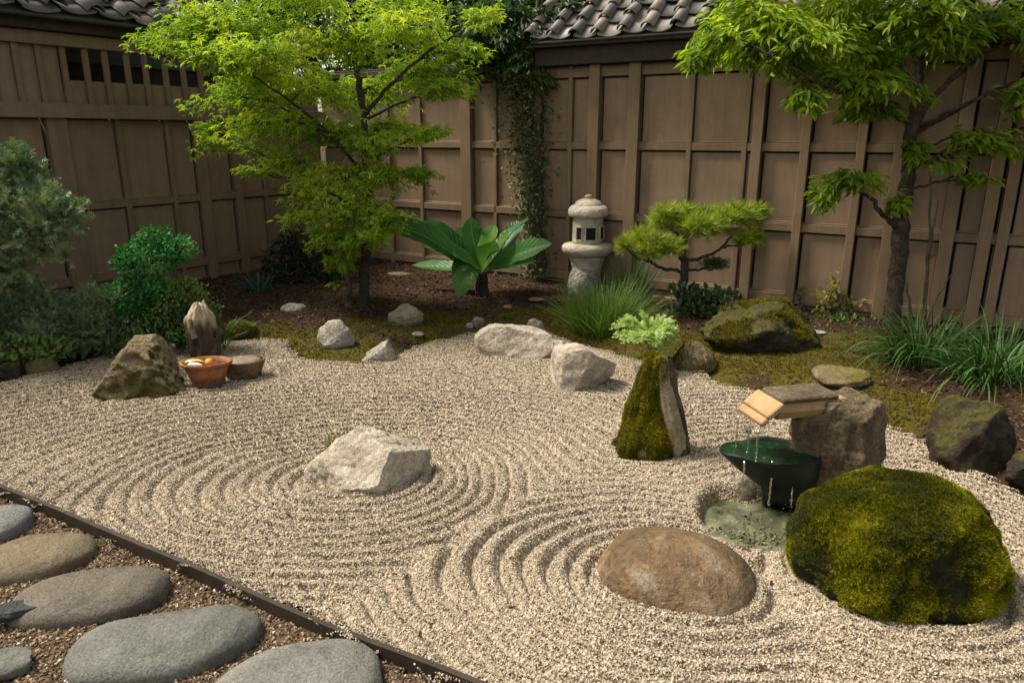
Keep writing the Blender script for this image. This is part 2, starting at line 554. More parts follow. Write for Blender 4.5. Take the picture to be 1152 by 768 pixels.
def grid(x0, x1, y0, y1, st):
    xs, ys = np.arange(x0, x1, st), np.arange(y0, y1, st)
    X, Y = np.meshgrid(xs, ys)
    nx, ny = len(xs), len(ys)
    i = np.arange(nx * ny).reshape(ny, nx)
    F = np.stack([i[:-1, :-1], i[:-1, 1:], i[1:, 1:], i[1:, :-1]], -1).reshape(-1, 4)
    return X.ravel(), Y.ravel(), F
def compact(V, F, keep, **A):
    F = F[keep[F].all(1)]
    u, inv = np.unique(F, return_inverse=True)
    return V[u], inv.reshape(F.shape), {k: a[u] for k, a in A.items()}

# far ground
g = Geo()
g.add([(-300, -300, -.22), (300, -300, -.22), (300, 300, -.22), (-300, 300, -.22)], np.array([[0, 1, 2, 3]]), moss=0.0)
link("ground", g, G_SOIL, kind="structure")
# raked gravel sheet
x, y, F = grid(-6.2, 5.0, 1.2, 7.2, .02)
m = gravel_mask(x, y)
gn = fbm2(x, y, 6, 2, 21) * .02
z = gheight(x, y) - .16 * (1 - sstep(m + gn, -.06, .03))
V, F, _ = compact(np.stack([x, y, z], 1), F, (m > -.10) & ((x - E_A[0]) * EN[0] + (y - E_A[1]) * EN[1] < -.004))
link("gravel", Geo().add(V, F), G_GRAV, smooth=True, kind="structure")
# planting bed of mulch and moss, mounded a little behind the gravel
MOSSZ = [(345, 390, .75, .35), (400, 398, .7, .25), (470, 375, .55, .35), (520, 366, .55, .3), (600, 358, .5, .25), (650, 375, .45, .3), (700, 385, .5, .35), (740, 392, .5, .3),
         (800, 405, .4, .3), (860, 415, .7, .3), (920, 420, .6, .4), (985, 455, .4, .25), (1010, 460, .35, .25), (960, 400, .55, .35), (900, 405, .4, .4), (830, 395, .4, .4)]
def moss_mask(x, y):
    r = np.zeros(len(x))
    for px, py, rx, ry in MOSSZ:
        c = at(px, py)
        r = np.maximum(r, 1 - np.hypot((x - c[0]) / rx, (y - c[1]) / ry) * .56)
    return sstep(r + .30 * fbm2(x, y, 3.2, 4, 31), .22, .50)
def bed_h(x, y, m):
    return -.075 + .13 * sstep(-m, -.05, .30) + (.028 * fbm2(x, y, 1.7, 3, 41) + .014 * fbm2(x, y, 8, 3, 42)) * sstep(-m, 0, .2) + .07 * sstep(-m, .5, 2.2)
x, y, F = grid(-7.2, 6.8, 2.4, 11.2, .03)
m = gravel_mask(x, y)
V, F, A = compact(np.stack([x, y, bed_h(x, y, m)], 1), F, (m < .12) & ((x - E_A[0]) * EN[0] + (y - E_A[1]) * EN[1] < -.1), moss=moss_mask(x, y))
g = Geo()
g.add(V, F, moss=A['moss'])
link("planting_bed", g, G_SOIL, smooth=True, kind="structure")
def gz(P):
    xx, yy = np.array([P[0]]), np.array([P[1]])
    mm = gravel_mask(xx, yy)
    return float(max(bed_h(xx, yy, mm)[0], gheight(xx, yy)[0] if mm[0] > 0 else -9))
# path sheet
x, y, F = grid(-5.6, 2.2, -1.0, 5.2, .05)
k = ((x - E_A[0]) * EN[0] + (y - E_A[1]) * EN[1])
z = -.035 + .012 * fbm2(x, y, 2.2, 3, 51)
V, F, _ = compact(np.stack([x, y, z], 1), F, k > -.02)
link("path", Geo().add(V, F), G_PATH, smooth=True, kind="structure")

# grit lying on the sheets
def chips(name, mat, n, box, ok, hf, smin_, smax, seed, flat=.7):
    rs = np.random.RandomState(seed)
    x, y = rs.uniform(box[0], box[1], n), rs.uniform(box[2], box[3], n)
    k = ok(x, y, rs)
    x, y = x[k], y[k]
    n = len(x)
    far = np.clip((y - 3.0) / 4.0, 0, 1)
    s = rs.uniform(smin_, smax, n) * (1 + .45 * far)
    S = np.stack([s * rs.uniform(.7, 1.3, n), s * rs.uniform(.7, 1.2, n), s * rs.uniform(.45, .75, n)], 1)
    P = np.stack([x, y, hf(x, y) + s * .2], 1)
    g = scatter(Geo(), *T_OCT, P, rand_rot(n, rs), S, rs.rand(n))
    return link(name, g, mat, kind="stuff")
def ok_gravel(x, y, rs):
    m = gravel_mask(x, y) + .03 * fbm2(x, y, 7, 2, 77)
    vis = np.abs(x) < (y * 1.03 + .8) * .76 + .15
    dens = np.where(y < 3.6, 1.0, np.where(y < 5, .75, .55))
    return (m > -.01) & vis & (rs.rand(len(x)) < dens) & ~pipoly(x, y, POOL)
chips("gravel_grit", G_CHIP, 1250000, (-5.6, 4.6, 1.7, 7.1), ok_gravel, gheight, .0029, .0058, 101)
def ok_path(x, y, rs):
    k = ((x - E_A[0]) * EN[0] + (y - E_A[1]) * EN[1])
    return (k > .012) & (np.abs(x) < (y * 1.03 + .8) * .76 + .2)
chips("path_pebbles", G_PATHCHIP, 90000, (-3.4, .6, 1.7, 4.2), ok_path, lambda x, y: -.035 + .012 * fbm2(x, y, 2.2, 3, 51), .005, .0105, 102)

# mulch chips, ground moss, strewn leaves
rs = np.random.RandomState(7)
def bed_pts(n, seed):
    rs = np.random.RandomState(seed)
    x, y = rs.uniform(-6.0, 5.6, n), rs.uniform(3.2, 10.4, n)
    m = gravel_mask(x, y)
    k = (m < .03) & (np.abs(x) < (y * 1.03 + .6) * .74)
    return x[k], y[k], m[k], rs
x, y, m, rs = bed_pts(90000, 8)
k = rs.rand(len(x)) > moss_mask(x, y) * .93
x, y, m = x[k], y[k], m[k]
n = len(x)
s = rs.uniform(.007, .024, n)
g = scatter(Geo(), [(-1, -.35, 0), (.9, -.45, .1), (1, .3, 0), (-.8, .4, .12)], [np.array([[0, 1, 2, 3]])], np.stack([x, y, bed_h(x, y, m) + .006], 1),
            rand_rot(n, rs, .45), np.stack([s, s * rs.uniform(.4, 1, n), s], 1), rs.rand(n))
link("bark_mulch", g, G_MULCH, kind="stuff")
x, y, m, rs = bed_pts(260000, 9)
k = (rs.rand(len(x)) < moss_mask(x, y)) & (m < .0)
x, y, m = x[k], y[k], m[k]
n = len(x)
cl = fbm2(x, y, 5, 3, 66)
g = scatter(Geo(), *T_MOSS, np.stack([x, y, bed_h(x, y, m) - .004], 1), rand_rot(n, rs, .3), rs.uniform(.012, .03, n) * (1 + .4 * cl),
            np.clip(.5 + .4 * cl + rs.uniform(-.4, .4, n), 0, 1))
link("ground_moss", g, G_MOSSG, kind="stuff")

# ------------------------------------------------------------------ the two boarded walls with tiled roofs
CORN = np.array((-2.632, 10.418, 0))
ZA = np.array((0, 0, 1.0))
aB, aL = math.radians(-31.0), math.radians(-124.3)
DB, DL = np.array((math.cos(aB), math.sin(aB), 0)), np.array((math.cos(aL), math.sin(aL), 0))
NB, NL = np.array((DB[1], -DB[0], 0)), np.array((-DL[1], DL[0], 0))
def wall_t(px, py, D, N, off=0.03):
    r = ray(px, py)
    s_ = ((CORN + N * off - CAM) @ N) / (r @ N)
    return (CAM + r * s_ - CORN) @ D, (CAM + r * s_)[2]

def roof_tiles(O, D, N, t0, t1, z0, n0, slope, length, pitch=.27, rc=.065, course=.24, seed=0, jt=1.0):
    # rounded cover tiles over shallow pan tiles, every tile a shell with thickness
    g = Geo()
    rs = np.random.RandomState(seed)
    cs, ss = math.cos(slope), math.sin(slope)
    S = -N * cs + ZA * ss
    U = N * ss + ZA * cs
    O = O + N * n0 + ZA * z0
    def shell(tc, s0, s1, h0, h1, w0, w1, arc, th, kind, r):
        a = np.linspace(-1, 1, 9)
        rings = []
        for s_, hh, w in ((s0, h0, w0), (s1, h1, w1)):
            for d in (0, -th):
                if kind == 'cover': q = np.sqrt(np.clip(1 - (a * .985) ** 2, 0, 1)) * (w + d) ; xx = a * (w + d)
                else: q = arc * a * a + d; xx = a * w
                rings.append(O + (tc + xx)[:, None] * D + s_ * S + (hh + q)[:, None] * U)
        V = np.concatenate(rings)
        i = np.arange(8)
        q = lambda A, B: np.stack([A * 9 + i, A * 9 + i + 1, B * 9 + i + 1, B * 9 + i], 1)
        g.add(V, [np.concatenate([q(0, 2), q(3, 1), q(1, 0)])], rnd=r)
    nc, nr = int((t1 - t0) / pitch), int(length / course)
    for c_ in range(nc + 1):
        tc = t0 + c_ * pitch
        for r_ in range(nr):
            j = rs.normal(0, .006, 4) * jt
            s0 = r_ * course + j[0] * 1.5
            if c_ < nc:
                shell(tc + pitch / 2 + j[1], s0 - .03 + rs.uniform(-.012, .012), s0 + course + .02, .018 + j[2], -.012, pitch / 2 * .93, pitch / 2 * .93, .035, .016, 'pan', np.clip(rs.normal(.45, .22), 0, 1))
            shell(tc + j[3], s0, s0 + course + .02, .030 + abs(j[1]), .010 + j[2] * .6, rc * rs.uniform(.95, 1.07), rc * .86, 0, .014, 'cover', np.clip(rs.normal(.5, .25), 0, 1))
    V = np.array([O + t * D + s_ * S - .02 * U for t, s_ in ((t0, 0), (t1, 0), (t1, length), (t0, length))] + [O + t * D + s_ * S - .06 * U for t, s_ in ((t0, 0), (t1, 0), (t1, length), (t0, length))])
    g.add(V, np.array([[0, 1, 2, 3], [7, 6, 5, 4], [0, 4, 5, 1], [1, 5, 6, 2], [3, 7, 4, 0], [2, 6, 7, 3]]), rnd=.1)
    return g

wb = thing("boarded_wall", "brown boarded garden wall with posts and rails along the back, under a grey tiled roof", "wall", CORN)
LB = 9.0
def bb(name, t0, t1, z0, z1, n0, n1, mat=G_WOODD, O=CORN, D=DB, N=NB, par=None):
    return link(name, boxg(Geo(), O, D, N, ZA, t0, t1, n0, n1, z0, z1), mat, par or wb)
bb("backing", -.02, LB, -.05, 2.62, -.12, -.10, G_DARKWOOD)
bays = []
tt = lambda px, py=240: wall_t(px, py, DB, NB)[0]
for px, w, pr in ((526, .15, .06), (557, .045, .03), (603, .10, .07), (639, .05, .038), (666, .125, .078), (709, .13, .078), (770, .05, .038), (831, .05, .038), (845, .095, .07),
                  (898, .08, .06), (960, .075, .06), (1070, .11, .075), (1133, .085, .06)):
    t = tt(px)
    bb("post" if pr > .05 else "batten", t - w / 2, t + w / 2, -.04, 2.52, -.10, pr)
    bays.append((t - w / 2, t + w / 2, .022 if pr > .05 else .007))
for t in (tt(475), tt(440)):
    bb("batten", t - .025, t + .025, -.04, 2.5, -.10, .036)
    bays.append((t - .025, t + .025, .008))
for t in (7.15, 7.9, 8.6):
    bb("post", t - .05, t + .05, -.04, 2.52, -.10, .065)
    bays.append((t - .05, t + .05, .022))
for z0, z1, pr in ((.165, .265, .032), (.885, .965, .03), (1.645, 1.72, .03), (2.40, 2.50, .034)):
    bb("rail", -.02, LB, z0, z1, -.095, pr)
    bb("trim_strip", -.02, LB, z1 + .001, z1 + .016, -.05, pr * .45)
def panels(bays, rows, f, tend):
    # one board per bay and row, with open joints beside the posts and under the rails
    bays = sorted(bays)
    prev, gp_ = .03, .01
    for a, b, gap in bays + [(tend, tend, 0)]:
        if a - prev > .03:
            for z0, z1 in rows:
                f("board_panel", prev + gp_, a - .002, z0, z1, -.045, .0 + .004 * math.sin(prev * 37 + z0 * 11), G_WOOD)
        prev, gp_ = b, gap
panels(bays, ((-.04, .150), (.266, .868), (.966, 1.628), (1.721, 2.385)), bb, LB)
bb("base_plank", 1.6, LB, -.02, .095, .0, .085)
T620 = tt(612, 70)
bb("wall_cap", -.1, T620 - .02, 2.505, 2.57, -.10, .10, G_DARKWOOD)
bb("eave_beam", T620 - .06, LB, 2.525, 2.70, -.05, .13, G_DARKWOOD)
bb("eave_board", T620 - .10, LB, 2.705, 2.745, -.02, .22, G_DARKWOOD)
link("roof", roof_tiles(CORN, DB, NB, T620 - .05, LB, 2.775, .26, math.radians(40), 1.9, seed=3, rc=.072, jt=1.7), G_TILE, wb, smooth=True)

wl = thing("lattice_topped_wall", "dark brown boarded wall with a slatted lattice band on the left, under heavy tiles", "wall", CORN + DL * .0)
LLn = 9.5
def bl(name, t0, t1, z0, z1, n0, n1, mat=G_WOODD):
    return bb(name, t0, t1, z0, z1, n0, n1, mat, CORN, DL, NL, wl)
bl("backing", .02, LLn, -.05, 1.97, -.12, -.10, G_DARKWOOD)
bays = []
tl = lambda px, py: wall_t(px, py, DL, NL)[0]
for px, py, w, pr in ((77, 230, .19, .075), (19, 300, .06, .04), (141, 200, .055, .04), (195, 200, .05, .04), (233, 240, .12, .065), (271, 240, .10, .06), (302, 240, .04, .03)):
    t = tl(px, py)
    bl("post" if pr > .05 else "batten", t - w / 2, t + w / 2, -.04, 1.97, -.10, pr)
    bays.append((t - w / 2, t + w / 2, .025 if pr > .05 else .010))
for t in (.5, 7.4, 8.4):
    bl("post", t - .06, t + .06, -.04, 1.97, -.10, .07)
    bays.append((t - .06, t + .06, .02))
for z0, z1, pr in ((-.01, .11, .04), (.275, .35, .032), (1.04, 1.115, .032)):
    bl("rail", .02, LLn, z0, z1, -.095, pr)
    bl("trim_strip", .02, LLn, z1 + .001, z1 + .018, -.05, pr * .45)
panels(bays, ((.111, .262), (.351, 1.024), (1.116, 1.945)), bl, LLn)
bl("lattice_sill", .02, LLn, 1.96, 2.10, -.06, .13)
bl("top_beam", .02, LLn, 2.64, 2.76, -.05, .07)
bl("eave_beam", .02, LLn, 2.765, 2.865, -.10, .16, G_DARKWOOD)
TP = tl(70, 80)
bl("lattice_backing", TP, LLn, 2.1, 2.64, -.05, -.012, G_WOOD)
bl("lattice_backing", .02, TP - .01, 2.1, 2.33, -.05, -.012, G_WOOD)
for px in (21, 47, 74, 99, 121, 145, 165, 187, 207, 226, 243):
    t = tl(px, 82)
    bl("lattice_slat", t - .028, t + .028, 2.095, 2.645, -.008, .03)
for px in (-8, -35, -62):
    t = tl(px, 82)
    bl("lattice_slat", t - .028, t + .028, 2.095, 2.645, -.008, .03)
link("roof", roof_tiles(CORN, DL, NL, 1.6, LLn, 2.90, .32, math.radians(30), 1.7, pitch=.36, rc=.095, course=.30, seed=4, jt=2.0), G_TILE, wl, smooth=True)
# shed behind the lattice
sh = thing("shed", "dark shed wall seen through the slatted lattice of the left wall", "shed", CORN + DL * 3 - NL * 1.2)
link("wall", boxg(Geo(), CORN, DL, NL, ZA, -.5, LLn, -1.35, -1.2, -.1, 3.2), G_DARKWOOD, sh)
link("weatherboard", boxg(Geo(), CORN, DL, NL, ZA, -.4, LLn, -1.19, -1.15, 2.60, 2.98), m_wood("faded_green_board", (.06, .085, .075), (.10, .13, .115), (1, 1, 6), 5), sh)

# ------------------------------------------------------------------ rocks
R_GRANITE = m_rock("pale_granite", (.24, .19, .135), (.46, .40, .32), (.60, .54, .455), 3.5, 48, .7, .9, rough=.85)
R_GREY = m_rock("grey_rough_stone", (.15, .12, .085), (.27, .225, .165), (.41, .355, .28), 5, 48, .75, 1.0)
R_GREYM = m_rock("grey_stone_with_moss", (.15, .12, .085), (.27, .225, .165), (.41, .355, .28), 7, 60, .6, .7, moss=(.10, .095, .02), moss_lo=.52, moss_hi=.68, moss_up=.05)
R_SPECK = m_rock("speckled_white_stone", (.20, .175, .14), (.37, .335, .285), (.52, .485, .43), 9, 45, .9, .8)
R_BROWN = m_rock("brown_mottled_boulder", (.055, .042, .027), (.155, .10, .05), (.34, .265, .175), 2.0, 42, .8, .9, rough=.7, patches=(((.27, .245, .195), 1.7, .52, .62), ((.21, .12, .05), 2.9, .55, .66), ((.46, .42, .34), 5.5, .63, .72)))
R_DARKM = m_rock("dark_mossy_rock", (.016, .011, .007), (.042, .029, .017), (.11, .08, .05), 6, 40, .7, 1.0, moss=(.075, .068, .010), moss_lo=.47, moss_hi=.60, moss_up=.25)
R_TANM = m_rock("tan_rock_with_moss", (.12, .09, .05), (.27, .21, .12), (.45, .375, .25), 4, 65, .95, 1.1, moss=(.075, .062, .014), moss_lo=.50, moss_hi=.62, moss_up=-.28)
R_YELM = m_rock("yellow_mossy_rock", (.12, .09, .05), (.22, .17, .10), (.36, .30, .21), 6, 45, .7, .9, moss=(.15, .125, .02), moss_lo=.46, moss_hi=.60, moss_up=.1)
R_PILLAR = m_rock("gritty_pillar_stone", (.075, .054, .03), (.175, .13, .078), (.32, .25, .165), 3, 50, .95, 1.1, moss=(.05, .048, .012), moss_lo=.6, moss_hi=.75, moss_up=.05)
R_RED = m_rock("reddish_stone", (.18, .085, .065), (.32, .18, .14), (.45, .33, .28), 9, 60, .6, .6)
R_SLATE = m_rock("blue_grey_slate", (.03, .034, .037), (.055, .062, .068), (.11, .12, .13), 9, 50, .5, .8, rough=.5)
def m_step(n, a, b, c): return m_rock(n, a, b, c, 2.2, 95, .75, .8, rough=.85, speck_dark=.42)
R_ST1 = m_step("bluish_step_stone", (.15, .147, .143), (.22, .217, .212), (.29, .287, .28))
R_ST2 = m_step("tan_step_stone", (.13, .10, .062), (.205, .165, .105), (.28, .235, .165))
R_ST3 = m_step("brown_step_stone", (.10, .085, .066), (.16, .137, .11), (.225, .197, .165))
R_ST4 = m_step("green_grey_step_stone", (.105, .105, .09), (.17, .17, .15), (.24, .238, .21))
R_ST5 = m_step("grey_step_stone", (.135, .128, .112), (.205, .195, .175), (.275, .265, .24))

ROCKS = {}
def shape_rock(sub, seed, planes, nf, dmin, dmax, rot, boxy=0, n1=.10, n2=.035, sc=1.3):
    V, F = ico(sub)
    rs = np.random.RandomState(seed)
    if boxy: V = np.sign(V) * np.abs(V) ** boxy
    P = list(planes)
    for q in range(nf):
        a, b = rs.uniform(0, 6.28), rs.uniform(-.25, 1.0)
        P.append(((math.cos(a) * math.sqrt(1 - b * b), math.sin(a) * math.sqrt(1 - b * b), b), rs.uniform(dmin, dmax)))
    for nrm, d in P:
        nrm = np.array(nrm, float)
        nrm /= np.linalg.norm(nrm)
        V -= np.clip(V @ nrm - d, 0, None)[:, None] * nrm * .97
    D = V / (np.linalg.norm(V, axis=1)[:, None] + 1e-9)
    V = V * (1 + n1 * fbm(V, sc, 3, seed))[:, None] + D * (n2 * fbm(V, sc * 4, 4, seed + 7))[:, None]
    V = rotz(V, math.radians(rot))
    return V, F
def rock(name, label, cat, x0, x1, ytop, ybot, mat, seed=1, dr=.75, planes=(), nf=8, dmin=.62, dmax=.9, rot=0, sink=.40, sub=5, group=None, boxy=0, n1=.10, n2=.035, z0=None, parent=None, top_dy=0.0):
    px = (x0 + x1) / 2
    B = at(px, ybot, 0 if z0 is None else z0)
    w = (x1 - x0) * mpp(B)
    w *= 1 + .5 * w * dr / B[1] * .6
    C = B + np.array((B[0], B[1], 0)) / np.hypot(B[0], B[1]) * w * dr * .46
    if z0 is None:
        C[2] = gz(C)
    zt = atY(px, ytop, C[1] + top_dy)[2]
    V, F = shape_rock(sub, seed, planes, nf, dmin, dmax, rot, boxy, n1, n2)
    lo, hi = V.min(0), V.max(0)
    V = (V - (lo + hi) / 2) / (hi - lo)
    h = zt - C[2]
    V = V * np.array((w, w * dr, h * (1 + sink)))
    V[:, 2] += h - V[:, 2].max()
    V += C
    o = link(name, Geo().add(V, F), mat, parent, loc=C, smooth=True, label=label, cat=cat, group=group)
    ROCKS[o.name] = (V, F)
    return o
def tri_sample(V, F, n, rs):
    A, B, C = V[F[:, 0]], V[F[:, 1]], V[F[:, 2]]
    N = np.cross(B - A, C - A)
    ar = np.linalg.norm(N, axis=1)
    i = rs.choice(len(F), n, p=ar / ar.sum())
    a, b = rs.rand(n), rs.rand(n)
    k = a + b > 1
    a[k], b[k] = 1 - a[k], 1 - b[k]
    return A[i] + a[:, None] * (B - A)[i] + b[:, None] * (C - A)[i], N[i] / ar[i][:, None]
def fuzz(o, n, size, seed, cond=None, mat=None, sc=5, tilt=.45, name="moss"):
    V, F = ROCKS[o.name]
    rs = np.random.RandomState(seed)
    P, N = tri_sample(V, F, n, rs)
    cl = fbm(P, sc, 4, seed)
    k = P[:, 2] > gz(P.mean(0)) - .02
    if cond is not None: k &= cond(P, N, cl)
    P, N, cl = P[k], N[k], cl[k]
    n = len(P)
    up = N * .8 + np.array((0, 0, .45))
    g = scatter(Geo(), *T_MOSS, P - N * .003, rand_rot(n, rs, tilt, up), rs.uniform(.5, 1.5, n) * size * (1 + .5 * cl), np.clip(.46 + .5 * cl + .38 * fbm(P, 1.9, 2, seed + 4) + rs.uniform(-.42, .42, n), 0, 1))
    return link(name, g, mat or G_MOSS, o)

rock("boulder", "pale ridged granite boulder in the middle of the raked rings", "boulder", 340, 487, 482, 558, R_GRANITE, 11, .62,
     planes=[((-.36, -.58, .72), .34), ((-.78, -.58, .22), .60), ((.86, -.46, .18), .62), ((.05, .8, .6), .48), ((.50, -.05, .86), .46), ((-.75, .1, .66), .50)], nf=0, rot=0, sub=6, n1=.07, n2=.05, sink=.6)
tb = thing("grass_tuft", "tiny yellow green tuft poking up behind the pale ridged granite boulder", "grass", at(384, 503))
ro = np.random.RandomState(3)
B0 = WL[tb.name]
n = 90
P = B0 + np.stack([ro.normal(0, .035, n), ro.normal(0, .02, n), np.zeros(n)], 1)
link("blades", scatter(Geo(), *t_blade(.09), P, frames(np.stack([ro.normal(0, .5, n), ro.normal(0, .5, n), np.ones(n)], 1), ro.normal(0, 1, (n, 3))), ro.uniform(.05, .13, n), ro.rand(n)), m_leaf("tuft_blade", (.08, .09, .02), (.15, .15, .035), (.25, .22, .07)), tb)
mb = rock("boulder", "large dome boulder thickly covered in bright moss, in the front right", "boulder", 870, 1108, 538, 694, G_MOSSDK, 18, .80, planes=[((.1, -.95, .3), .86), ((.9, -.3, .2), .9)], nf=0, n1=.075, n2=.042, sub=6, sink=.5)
fuzz(mb, 160000, .0125, 5, lambda P, N, c: (c * .75 + .55 * N[:, 2] - .50 * N[:, 0] - .1 * N[:, 1] > -.16) & ((N[:, 2] > -.1) | (c > .1)), sc=6)  # dark underlay left bare on right and low faces, partly painting their shade
rock("rock", "low wide pale rock at the back rim of the gravel, left of the faceted rock", "rock", 533, 622, 364, 402, R_GRANITE, 21, .6, planes=[((-.1, -.8, .3), .5), ((.3, .1, .9), .55)], nf=6, sub=5)
rock("rock", "sharp edged faceted grey rock with a pointed right end, standing on the gravel", "rock", 619, 693, 386, 440, R_GRANITE, 33, .75,
     planes=[((-.30, .0, .95), .60), ((.55, .1, .83), .50), ((.60, -.72, -.25), .46), ((-.30, -.92, .12), .52), ((-.92, -.2, .1), .58)], nf=1, n1=.05, n2=.035, sub=5, sink=.2)
rock("rock", "small pale stone wedged between the low wide rock and the faceted rock", "rock", 610, 640, 382, 398, R_GRANITE, 35, .8, nf=5, sub=4)
rock("rock", "small bluish upright stone behind the low wide pale rock", "rock", 593, 613, 358, 378, R_SPECK, 36, .7, nf=5, sub=4)
rock("rock", "grey rounded rock on the moss to the right of the maple trunk", "rock", 437, 478, 343, 372, R_GREYM, 41, .7, planes=[((-.3, -.2, .95), .6)], nf=6)
rock("rock", "upright speckled grey rock with a green patch, on the moss at the gravel edge", "rock", 358, 401, 359, 396, R_SPECK, 43, .7, nf=5, dmin=.7, dmax=.92)
rock("rock", "white pointed rock lying where the moss meets the gravel, beneath the maple", "rock", 405, 447, 382, 406, R_SPECK, 45, .6, planes=[((-.65, -.1, .75), .35)], nf=6)
rock("rock", "half buried speckled grey stone in the mulch left of the maple", "rock", 316, 346, 341, 358, R_SPECK, 47, .7, nf=5, sub=4)
rock("rock", "small round brown stone at the foot of the maple", "rock", 407, 421, 342, 352, R_GREY, 48, .8, nf=4, sub=4)
rock("rock", "little white stone on the moss below the grey rounded rock", "rock", 463, 477, 373, 381, R_SPECK, 49, .7, nf=4, sub=4)
rock("rock", "flat weathered stone lying in the mulch near the corner of the walls", "rock", 436, 466, 307, 321, R_GREYM, 51, .8, nf=5, sub=4)
rock("rock", "small dark grey stone on the moss behind the gravel rim", "rock", 530, 546, 356, 368, R_GREY, 52, .8, nf=5, sub=4)
rock("rock", "tiny cream pebble next to the small dark grey stone", "pebble", 524, 533, 363, 369, R_SPECK, 53, .8, nf=3, sub=3)
rock("rock", "reddish pink stone at the foot of the ivy covered tree", "rock", 594, 613, 334, 347, R_RED, 54, .8, nf=5, sub=4)
rock("rock", "flat grey pebble between the two reddish stones", "pebble", 574, 592, 339, 346, R_GREY, 55, .8, nf=3, sub=4)
rock("rock", "small dull red stone left of the flat grey pebble", "rock", 566, 577, 343, 353, R_RED, 56, .8, nf=4, sub=4)
rock("rock", "round topped pale stone standing in front of the lantern pedestal", "rock", 638, 674, 300, 342, R_SPECK, 57, .8, nf=3, dmin=.8, dmax=.95, sink=.3)
mo = rock("rock", "broad dark boulder with yellow moss on its left slope, below the right wall", "boulder", 782, 920, 340, 406, R_DARKM, 61, .62, planes=[((-.6, -.3, .7), .55), ((.8, -.2, .45), .62)], nf=6, n1=.14, n2=.06)
fuzz(mo, 22000, .020, 15, lambda P, N, c: c + .3 * N[:, 2] - .85 * (P[:, 0] - ROCKS[mo.name][0][:, 0].mean()) > .28, G_MOSSG)
mo2 = rock("rock", "small yellowish mossy rock at the foot of the broad dark boulder", "rock", 752, 805, 384, 418, R_YELM, 63, .7, nf=6)
fuzz(mo2, 4000, .012, 17, lambda P, N, c: c > .1, G_MOSSG)
rock("rock", "pale round stone behind the broad dark boulder", "rock", 908, 928, 372, 388, R_SPECK, 64, .8, nf=4, sub=4)
rock("rock", "flat mossy stone just behind the water pillar", "rock", 914, 975, 415, 442, R_YELM, 65, .8, nf=5, boxy=.7)
rock("rock", "angular dark rock with brown moss at the right edge of the gravel", "rock", 1040, 1132, 450, 528, R_DARKM, 71, .75, planes=[((-.5, -.4, .75), .5), ((.1, -.9, .2), .55)], nf=6, n1=.13, n2=.05)
rock("rock", "round dark mossy stone at the right border, next to the angular dark rock", "rock", 1122, 1190, 508, 550, R_DARKM, 72, .8, nf=5)
rock("rock", "rough tan peaked rock with mossy foot on the left gravel", "rock", 108, 212, 380, 448, R_TANM, 81, .62,
     planes=[((-.80, -.15, .55), .40), ((.86, -.1, .45), .55), ((.1, -.9, .30), .55), ((0, 0, 1), .74)], nf=2, n1=.14, n2=.05, sub=6)
rock("rock", "low mossy brown rock under the left shrubs at the gravel edge", "rock", 28, 66, 402, 420, R_YELM, 83, .7, nf=5, sub=4)
rock("rock", "brown stone at the far left of the gravel edge", "rock", 2, 30, 407, 424, R_DARKM, 84, .7, nf=5, sub=4)

# stepping stones of the path
def step(label, a, b, half_w, mat, seed, h=.085, name='stepping_stone', cat='stepping stone', group='stepping stones along the pebble path', flat=.75, zc=-.03):
    A, B = at(*a, .045), at(*b, .045)
    C = (A + B) / 2
    C[2] = zc
    d = (B - A)[:2]
    L = np.linalg.norm(d) / 2
    V, F = ico(5)
    r = np.abs(V[:, 0]) ** 2.5 + np.abs(V[:, 1]) ** 2.5
    z = V[:, 2]
    V = np.stack([np.sign(V[:, 0]) * np.abs(V[:, 0]) ** .86, np.sign(V[:, 1]) * np.abs(V[:, 1]) ** .86, np.sign(z) * np.abs(z) ** flat], 1)
    V *= (1 + .07 * fbm(V * np.array((1, 1, .4)), 1.0, 2, seed))[:, None]
    V *= np.array((L, half_w, h))
    V[:, 2] += .01 * fbm(V, 4.5, 3, seed + 3)
    V = rotz(V, math.atan2(d[1], d[0])) + C
    return link(name, Geo().add(V, F), mat, None, loc=C, smooth=True, label=label, cat=cat, group=group)
step("bluish grey stepping stone cut off by the left border, farthest up the path", (-70, 588), (32, 572), .17, R_ST1, 1)
step("tan stepping stone second from the far end of the path", (-48, 630), (110, 602), .165, R_ST2, 2)
step("brown stepping stone with a slate lying against its left end", (2, 672), (189, 643), .165, R_ST3, 3)
step("green grey stepping stone lying wholly in view, lower left", (70, 727), (287, 690), .185, R_ST4, 4)
step("pale grey stepping stone cut off by the lower border", (222, 782), (432, 738), .20, R_ST5, 5)
step("smooth low brown oval boulder beside the little pool", (672, 620), (848, 656), .27, R_BROWN, 15, .20, "boulder", "boulder", None, .95, -.03)
S = at(28, 692)
V, F = shape_rock(4, 5, [((0, 0, 1), .2)], 5, .7, .9, 0)
V = rotz(V * np.array((.13, .045, .045)), .35) + S + np.array((-.03, 0, .03))
link("slate", Geo().add(V, F), R_SLATE, loc=S, smooth=True, label="dark blue slate piece leaning by the brown stepping stone", cat="slate")
S = at(8, 745)
V, F = shape_rock(4, 6, [((0, 0, 1), .3)], 7, .6, .85, 0)
V = V * np.array((.10, .07, .05)) + S
link("slate", Geo().add(V, F), R_ST4, loc=S, smooth=True, label="flat grey stone fragment at the lower left corner", cat="slate")
S = at(-16, 800)
gp = boxg(Geo(), S, np.array((1, 0, 0.)), np.array((0, 1, 0.)), ZA, -.03, .03, -.03, .03, -.05, .22)
link("wooden_post", gp, G_DARKWOOD, loc=S, label="dark wooden post end at the extreme lower left", cat="post")
